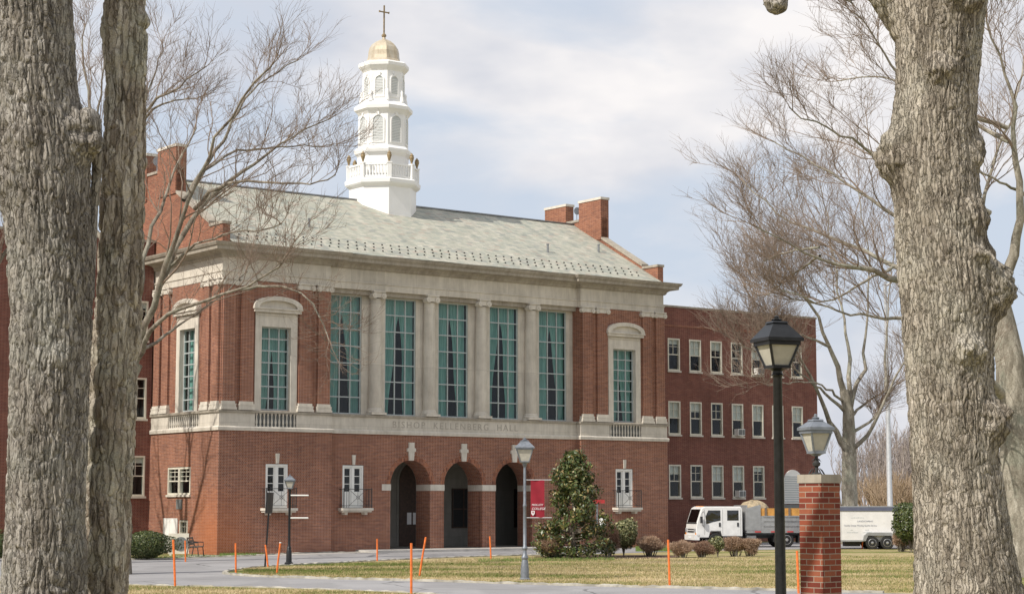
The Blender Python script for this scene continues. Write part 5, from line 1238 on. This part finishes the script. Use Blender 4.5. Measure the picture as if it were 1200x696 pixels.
def rough_limb(parent, pts, rads, seed, mat, name='limb', k=40, n=90, amp=.02):
    rng = np.random.default_rng(seed); Q, rr = resample(pts, rads, n); off = np.array(parent.location); Q = Q-off
    T = nrm(np.gradient(Q, axis=0)); ref = np.array([0, 1., 0]); A = nrm(np.cross(T, ref)); B = np.cross(T, A); ang = np.arange(k)/k*2*math.pi
    TT, JJ = np.meshgrid(ang, np.arange(n)); L_ = np.r_[0, np.cumsum(np.linalg.norm(np.diff(Q, axis=0), axis=1))]
    ku = max(6, int(k/4)); F1, F2, cv = worley(TT/(2*math.pi)*ku, L_[JJ]/.12, ku, L_[-1]/.12+3, rng)
    w = vnoise(TT/(2*math.pi)*8, L_[JJ]*6, 8, rng)-.5
    rad = rr[:, None]*(1+.18*w)+amp*(np.clip((F2-F1)/.35, 0, 1)**.6-.6)*np.clip(rr[:, None]/.12, .2, 1)
    V = Q[:, None]+rad[..., None]*(A[:, None]*np.cos(ang)[None, :, None]+B[:, None]*np.sin(ang)[None, :, None])
    idx = np.arange(n*k).reshape(n, k); a_ = idx[:-1]; b_ = np.roll(a_, -1, 1); d_ = idx[1:]; c_ = np.roll(d_, -1, 1)
    F = np.stack([a_, b_, c_, d_], -1).reshape(-1, 4).tolist()+[list(idx[0][::-1]), list(idx[-1])]
    return mesh_obj(name, V.reshape(-1, 3), F, mat, parent, True)
zof = lambda py, Y: at(600, py, Y)[2]
# big left trunk
YA = 17.0; pa = at(55, 600, YA); tA = empty('oak_tree', (pa[0], YA, 0)); tag(tA, 'massive grey furrowed trunk at the left edge with a cut branch burl', 'tree')
eA = [(-200, -60, 72), (0, -22, 82), (60, -18, 85), (110, -12, 90), (150, -6, 96), (190, 2, 104), (240, 7, 105), (300, 12, 108), (348, 13, 108), (420, 12, 105), (500, 9, 102), (600, 7, 99), (696, 2, 100), (900, -6, 106)]
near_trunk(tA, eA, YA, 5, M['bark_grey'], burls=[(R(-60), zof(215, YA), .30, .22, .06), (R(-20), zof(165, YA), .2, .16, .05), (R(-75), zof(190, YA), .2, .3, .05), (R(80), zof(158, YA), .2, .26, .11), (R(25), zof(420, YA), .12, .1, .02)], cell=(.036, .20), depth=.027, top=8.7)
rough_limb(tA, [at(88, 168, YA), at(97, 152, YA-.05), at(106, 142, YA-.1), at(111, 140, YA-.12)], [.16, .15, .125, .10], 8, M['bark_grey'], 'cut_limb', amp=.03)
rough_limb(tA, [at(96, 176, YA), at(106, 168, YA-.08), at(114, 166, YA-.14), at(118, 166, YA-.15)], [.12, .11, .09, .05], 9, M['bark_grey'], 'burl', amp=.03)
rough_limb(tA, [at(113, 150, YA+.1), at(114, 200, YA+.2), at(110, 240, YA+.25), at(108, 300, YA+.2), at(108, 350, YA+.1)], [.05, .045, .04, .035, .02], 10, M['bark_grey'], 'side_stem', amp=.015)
# second, plated trunk close behind it
YB = 17.85; pb = at(125, 600, YB); tB = empty('hickory_tree', (pb[0], YB, 0)); tag(tB, 'slimmer plated brown trunk directly right of the massive grey one', 'tree')
eB = [(-200, 128, 172), (0, 123, 168), (40, 122, 170), (100, 125, 170), (200, 122, 169), (280, 119, 167), (348, 115, 166), (400, 110, 163), (450, 106, 159), (550, 101, 156), (620, 98, 154), (696, 94, 149), (900, 92, 152)]
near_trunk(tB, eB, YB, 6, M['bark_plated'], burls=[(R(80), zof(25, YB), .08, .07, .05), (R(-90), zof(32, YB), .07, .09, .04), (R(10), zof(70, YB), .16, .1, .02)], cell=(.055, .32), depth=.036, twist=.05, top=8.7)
# right trunk
YC = 17.5; pc = at(1115, 600, YC); tC = empty('oak_tree', (pc[0], YC, 0)); tag(tC, 'huge knobbly tan trunk at the right edge of the lawn with several burls', 'tree')
eC = [(-200, 1030, 1165), (0, 1047, 1157), (50, 1049, 1152), (100, 1051, 1147), (150, 1046, 1145), (200, 1046, 1148), (250, 1050, 1152), (300, 1052, 1160), (330, 1054, 1166), (360, 1058, 1168), (400, 1060, 1165), (450, 1064, 1164), (500, 1067, 1166), (550, 1069, 1170), (600, 1071, 1178), (650, 1072, 1187), (696, 1073, 1200), (780, 1070, 1214), (900, 1066, 1220)]
zc_ = lambda py: zof(py, YC)
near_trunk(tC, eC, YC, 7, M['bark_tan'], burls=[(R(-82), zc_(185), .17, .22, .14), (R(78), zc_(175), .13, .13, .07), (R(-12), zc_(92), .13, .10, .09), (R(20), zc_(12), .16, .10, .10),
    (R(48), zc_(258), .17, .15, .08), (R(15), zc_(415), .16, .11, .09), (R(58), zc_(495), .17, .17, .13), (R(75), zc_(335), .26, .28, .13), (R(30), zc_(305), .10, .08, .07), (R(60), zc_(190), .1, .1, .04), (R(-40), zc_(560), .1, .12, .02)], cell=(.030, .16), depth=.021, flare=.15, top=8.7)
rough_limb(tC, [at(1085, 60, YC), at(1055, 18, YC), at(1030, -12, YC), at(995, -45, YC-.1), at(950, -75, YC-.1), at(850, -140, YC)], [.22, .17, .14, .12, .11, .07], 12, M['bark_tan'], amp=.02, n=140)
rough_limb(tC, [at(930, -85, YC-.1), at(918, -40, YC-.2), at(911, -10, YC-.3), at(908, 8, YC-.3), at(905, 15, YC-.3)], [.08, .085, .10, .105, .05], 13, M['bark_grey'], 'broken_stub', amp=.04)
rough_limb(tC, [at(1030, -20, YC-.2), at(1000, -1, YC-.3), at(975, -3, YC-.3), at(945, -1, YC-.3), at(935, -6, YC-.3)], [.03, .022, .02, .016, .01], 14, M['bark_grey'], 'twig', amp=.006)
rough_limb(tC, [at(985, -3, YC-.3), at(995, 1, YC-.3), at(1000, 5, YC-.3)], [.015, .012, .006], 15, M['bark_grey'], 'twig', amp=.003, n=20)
# out of frame crowns of the near trees throw no needed shade; short upper forks end them plausibly
for t_, Yt, px, sd in ((tA, YA, 5, 21), (tB, YB, 150, 22), (tC, YC, 1100, 23)):
    z0 = 8.3; x0 = at(px, -200, Yt)[0]
    for k, (dx, dy) in enumerate(((-2.4, .8), (1.9, -1.2), (.1, 2.2))):
        s_ = .8 if t_ is tB else 1
        rough_limb(t_, [(x0+.02*dx, Yt, z0-.3), (x0+.3*dx, Yt+.2*dy, z0+1.2), (x0+.9*dx, Yt+.8*dy, z0+3.5), (x0+1.8*dx, Yt+1.7*dy, z0+6.5)], [.26*s_, .17*s_, .11*s_, .03], sd*10+k, M['bark_grey'], amp=.02, k=16, n=50)

# ------------------------------------------------------------------ shrubs
def leaves(centers, normals, size, rng, aspect=.45, droop=0.0):
    n = len(centers); a = nrm(rng.normal(size=(n, 3))); nn = nrm(normals+rng.normal(size=(n, 3))*.55); a = nrm(a-(a*nn).sum(1, keepdims=True)*nn+np.array([0, 0, -droop])); b = nrm(np.cross(nn, a))
    s_ = (size*rng.uniform(.6, 1.3, size=n))[:, None]
    V = np.stack([centers-a*s_*.5, centers+b*s_*aspect*.5+nn*s_*.05, centers+a*s_*.5, centers-b*s_*aspect*.5+nn*s_*.05], 1).reshape(-1, 3)
    return V, np.arange(4*n).reshape(n, 4)
def shell_points(n, rx, ry, rz, cz, rng, inner=.55, lumps=7, squash=0.0):
    d = nrm(rng.normal(size=(n, 3))); ld_ = nrm(rng.normal(size=(lumps, 3))); k = np.ones(n)
    for q in ld_: k += .30*np.exp(-(1-(d@q))/.10)-.035
    rr = (inner+(1-inner)*rng.random(n)**.5)*k
    P = d*rr[:, None]*np.array([rx, ry, rz]); P[:, 2] += cz
    return P[P[:, 2] > .03], d[P[:, 2] > .03]
def shrub(name, label, px, py, w, h, mat, n, size, seed, group=None, stem=True, Yo=0.0, aspect=.5, stems=0, cat='shrub', cz=.56, rz=.46):
    g = gnd(px, py); rng = np.random.default_rng(seed); r = empty(name, (g[0], g[1]+Yo, 0)); tag(r, label, cat, group)
    P, D = shell_points(n, w/2, w/2*.9, h*rz, h*cz, rng); v, f = leaves(P, D, size, rng, aspect); mesh_obj('foliage', v, f, mat, r)
    S = []; m = 14
    ps = np.zeros((m, 6, 3)); rr = np.zeros((m, 6))
    for i in range(m):
        a_ = rng.uniform(0, 6.28); q = rng.uniform(.2, .85)
        for j in range(6): t = j/5; ps[i, j] = (q*w/2*math.cos(a_)*t**1.3, q*w/2*math.sin(a_)*t**1.3, h*.75*t); rr[i, j] = .022*(1-.7*t)
    v, f = tubes([(ps, rr, 5)]); mesh_obj('stem', v, f, M['bark_far'], r)
    return r
def twig_shrub(name, label, px, py, w, h, mat, n, seed, group=None, cz=.56):
    """clipped bare shrub: dense fine twigs ending on a rounded outline"""
    g = gnd(px, py); rng = np.random.default_rng(seed); r = empty(name, (g[0], g[1], 0)); tag(r, label, 'shrub', group)
    m = 26; ps = np.zeros((m, 6, 3)); rr = np.zeros((m, 6))
    for i in range(m):
        a_ = rng.uniform(0, 6.28); q = rng.uniform(.15, .9)
        for j in range(6): t = j/5; ps[i, j] = (q*w/2*math.cos(a_)*(.4+.6*t), q*w/2*math.sin(a_)*(.4+.6*t), h*.72*t+.03*rng.normal()*t); rr[i, j] = .018*(1-.75*t)
    v, f = tubes([(ps, rr, 5)]); mesh_obj('stem', v, f, M['bark_far'], r)
    P, D = shell_points(n, w/2*1.08, w/2, h*.42, h*(cz-.04), rng, .4, 12)
    d = nrm(D*.9+rng.normal(size=P.shape)*.55+np.array([0, 0, .35])); L_ = rng.uniform(.10, .24, size=(len(P), 1)); A = nrm(np.cross(d, rng.normal(size=P.shape)))*.0065
    P = np.clip(P-d*L_*.5, [-w, -w, .02], [w, w, 9]); V = np.stack([P-A, P+A, P+d*L_+A*.4, P+d*L_-A*.4], 1).reshape(-1, 3)
    mesh_obj('twigs', V, np.arange(len(V)).reshape(-1, 4), mat, r)
    return r
twig_shrub('bare_shrub', 'round clipped brown shrub just left of the magnolia', 648, 654, 1.30, 1.10, M['dry_twig'], 9000, 41, 'clipped brown shrubs')
twig_shrub('bare_shrub', 'dark purplish brown shrub at the right foot of the magnolia', 712, 652, 1.5, 1.5, M['purple_twig'], 9000, 42, 'clipped brown shrubs')
twig_shrub('bare_shrub', 'brown clipped shrub right of the variegated bush, below the right bay', 762, 651.5, 1.35, 1.02, M['dry_twig'], 8000, 43, 'clipped brown shrubs')
twig_shrub('bare_shrub', 'low brown shrub at the front corner of the white truck, first in the row', 800, 653, 1.15, .82, M['dry_twig'], 7000, 44, 'clipped brown shrubs')
twig_shrub('bare_shrub', 'low dark twiggy shrub in the row below the truck door', 823, 652.5, 1.0, .78, M['purple_twig'], 6500, 45, 'clipped brown shrubs')
twig_shrub('bare_shrub', 'brown shrub in front of the truck behind the variegated sprig', 862, 651.5, 1.15, 1.0, M['dry_twig'], 8000, 46, 'clipped brown shrubs')
twig_shrub('bare_shrub', 'brown shrub at the right end of the row, below the dump bed', 879, 651.5, 1.0, .95, M['dry_twig'], 7000, 47, 'clipped brown shrubs')
twig_shrub('bare_shrub', 'wide brown shrub at the rear corner of the white trailer', 1058, 646, 1.35, 1.25, M['dry_twig'], 8000, 48, 'clipped brown shrubs')
shrub('variegated_bush', 'pale green variegated bush between two brown shrubs by the right bay', 731, 651.5, 1.45, 1.75, M['varieg_leaf'], 3800, .11, 51)
shrub('variegated_bush', 'small speckled green bush in front of the truck cab', 841, 652, .75, 1.0, M['varieg_leaf'], 1300, .10, 52)
shrub('evergreen_bush', 'wide dark evergreen mound by the left facade right of the trunks', 172, 655.5, 2.5, 1.35, M['box_leaf'], 13000, .075, 53, cz=.48, rz=.54)
shrub('evergreen_bush', 'dark evergreen mound seen at the left edge of the picture', -6, 657, 2.2, 1.2, M['box_leaf'], 7000, .08, 54, cz=.48, rz=.54)
shrub('evergreen_bush', 'dark holly bush beside the right trunk at the back of the trailer', 1068, 647, 1.9, 2.6, M['box_leaf'], 6500, .13, 55)
shrub('evergreen_bush', 'dark evergreen mound hidden mostly between the two left trunks', 100, 656, 2.3, 1.25, M['box_leaf'], 5000, .08, 56, cz=.48, rz=.54)
# magnolia
g = gnd(672, 654); r = empty('magnolia_tree', (g[0], g[1], 0)); tag(r, 'glossy leaved conical magnolia standing at the right of the arches', 'tree')
rng = np.random.default_rng(61); Hm = 4.35
prof_r = lambda t: np.interp(t, [0, .06, .2, .4, .6, .8, .93, 1], [1.25, 1.55, 1.62, 1.42, 1.12, .74, .34, .08])
m = 150; ps = np.zeros((m, 7, 3)); rr = np.zeros((m, 7)); tips = []
for i in range(m):
    t = rng.uniform(.03, .97); z0 = t*Hm; a_ = rng.uniform(0, 6.28); Lb = prof_r(t)*rng.uniform(.6, 1.2)*(1+.13*math.sin(2*a_+t*9))
    for j in range(7): s_ = j/6; ps[i, j] = (Lb*s_*math.cos(a_), Lb*s_*math.sin(a_), z0+.35*s_*s_-.05); rr[i, j] = .025*(1-.75*s_)*(1.2-t)
    tips.append((ps[i], Lb))
v, f = tubes([(ps, rr, 5), (np.array([[(0, 0, Hm*k/6) for k in range(7)]], float), np.array([[.10*(1-k/6.6) for k in range(7)]]), 8)]); mesh_obj('trunk', v, f, M['bark_far'], r)
C_ = []; D_ = []
for q, Lb in tips:
    for _ in range(rng.integers(5, 9)):
        s_ = rng.uniform(.35, 1.0)**.7; p_ = q[min(6, int(s_*6))]+rng.normal(size=3)*.10; k = 14
        c_ = p_+rng.normal(size=(k, 3))*.085; C_.append(c_); D_.append(nrm(c_-p_)+nrm(p_-np.array([0, 0, p_[2]]))*.3+np.array([0, 0, .35]))
v, f = leaves(np.concatenate(C_), nrm(np.concatenate(D_)), .17, rng, .42); mesh_obj('foliage', v, f, M['magnolia_leaf'], r)

# ------------------------------------------------------------------ far woods and grass
rng = np.random.default_rng(71)
def wood_mass(name, xr, yr, hmin, hmax, n, mat, lab, seed):
    rng = np.random.default_rng(seed); P = np.zeros((n, 6, 3)); Rr = np.zeros((n, 6))
    x = rng.uniform(*xr, size=n); y = rng.uniform(*yr, size=n); h = rng.uniform(hmin, hmax, size=n)*(.8+.2*np.sin(x*.13)+.12*np.sin(x*.37+1)); dx = rng.normal(size=(n, 2))*.10
    for j in range(6):
        t = j/5; P[:, j, 0] = x+dx[:, 0]*h*t+rng.normal(size=n)*.25*t; P[:, j, 1] = y+dx[:, 1]*h*t; P[:, j, 2] = h*t; Rr[:, j] = .16*(1-.85*t)
    A, Ar = spawn(P, Rr, 9, 1.8, 4.5, 5, rng, .25, (.3, .8), .35, .12, .4, .035); B_, Br = spawn(A, Ar, 5, .8, 2.2, 4, rng, .1, (.3, .8), .3, .12, .7, .028)
    v, f = tubes([(P, Rr, 4), (A, Ar, 3), (B_, Br, 3)]); o = mesh_obj(name, v, f, mat); tag(o, lab, 'wood', kind='stuff'); return o
wood_mass('distant_wood', (55, 125), (270, 330), 9, 15, 750, M['wood_far'], 'distant bare grey brown wood beyond the trailer', 72)
wood_mass('distant_wood', (-140, -55), (270, 330), 9, 15, 300, M['wood_far'], 'distant bare wood far left behind the brick wing', 73)
wood_mass('distant_thicket', (36, 72), (178, 196), 2.6, 4.4, 260, M['wood_orange'], 'tan orange thicket in front of the distant wood', 74)
# grass blades on the lawns one can see
def grass(name, polys, n, mat, lab, seed, hmin=.03, hmax=.075):
    rng = np.random.default_rng(seed); pts = []
    for (px0, px1, fy0, fy1, wgt) in polys:
        k = int(n*wgt); px = rng.uniform(px0, px1, k); t = rng.random(k)
        y0 = np.interp(px, fy0[0], fy0[1]); y1 = np.interp(px, fy1[0], fy1[1]); py = y0+(y1-y0)*t
        R3 = np.stack([(px-600)/FPX, math.cos(TH)-(348-py)/FPX*math.sin(TH), math.sin(TH)+(348-py)/FPX*math.cos(TH)], 1); q = R3*(-HC/R3[:, 2:3]); pts.append(q[:, :2])
    p = np.concatenate(pts); n = len(p); h = rng.uniform(hmin, hmax, n); a_ = rng.uniform(0, 6.28, n); w = .010
    P = np.c_[p, np.zeros(n)]; S = np.c_[np.cos(a_), np.sin(a_), np.zeros(n)]*w; Tp = P+np.c_[rng.normal(size=(n, 2))*.02, h]
    V = np.stack([P-S, P+S, Tp], 1).reshape(-1, 3); o = mesh_obj(name, V, np.arange(3*n).reshape(n, 3), mat); tag(o, lab, 'grass', kind='stuff'); return o
grass('grass', [(285, 1090, ([285, 320, 470, 640, 800, 1090], [667, 664, 657, 652, 654, 650]), ([285, 400, 615, 880, 1090], [673, 677, 683, 690, 694.5]), .75),
                (100, 560, ([100, 300, 440, 560], [685.5, 689.5, 694, 702]), ([100, 560], [712, 716]), .25)], 150000, M['grass_blade'], 'short dry lawn grass with green patches', 81)
grass('grass', [(258, 395, ([258, 395], [648.5, 643.8]), ([258, 395], [650.6, 646.5]), .4), (150, 300, ([150, 300], [654.9, 650.9]), ([150, 215, 300], [655.3, 653.8, 651.2]), .1), (745, 800, ([745, 800], [641, 640]), ([745, 800], [646, 646]), .25), (560, 720, ([560, 720], [655.5, 654]), ([560, 720], [659, 656.5]), .07)], 26000, M['grass_green'], 'fresh green grass strip along the foot of the brick walls', 82, .05, .14)
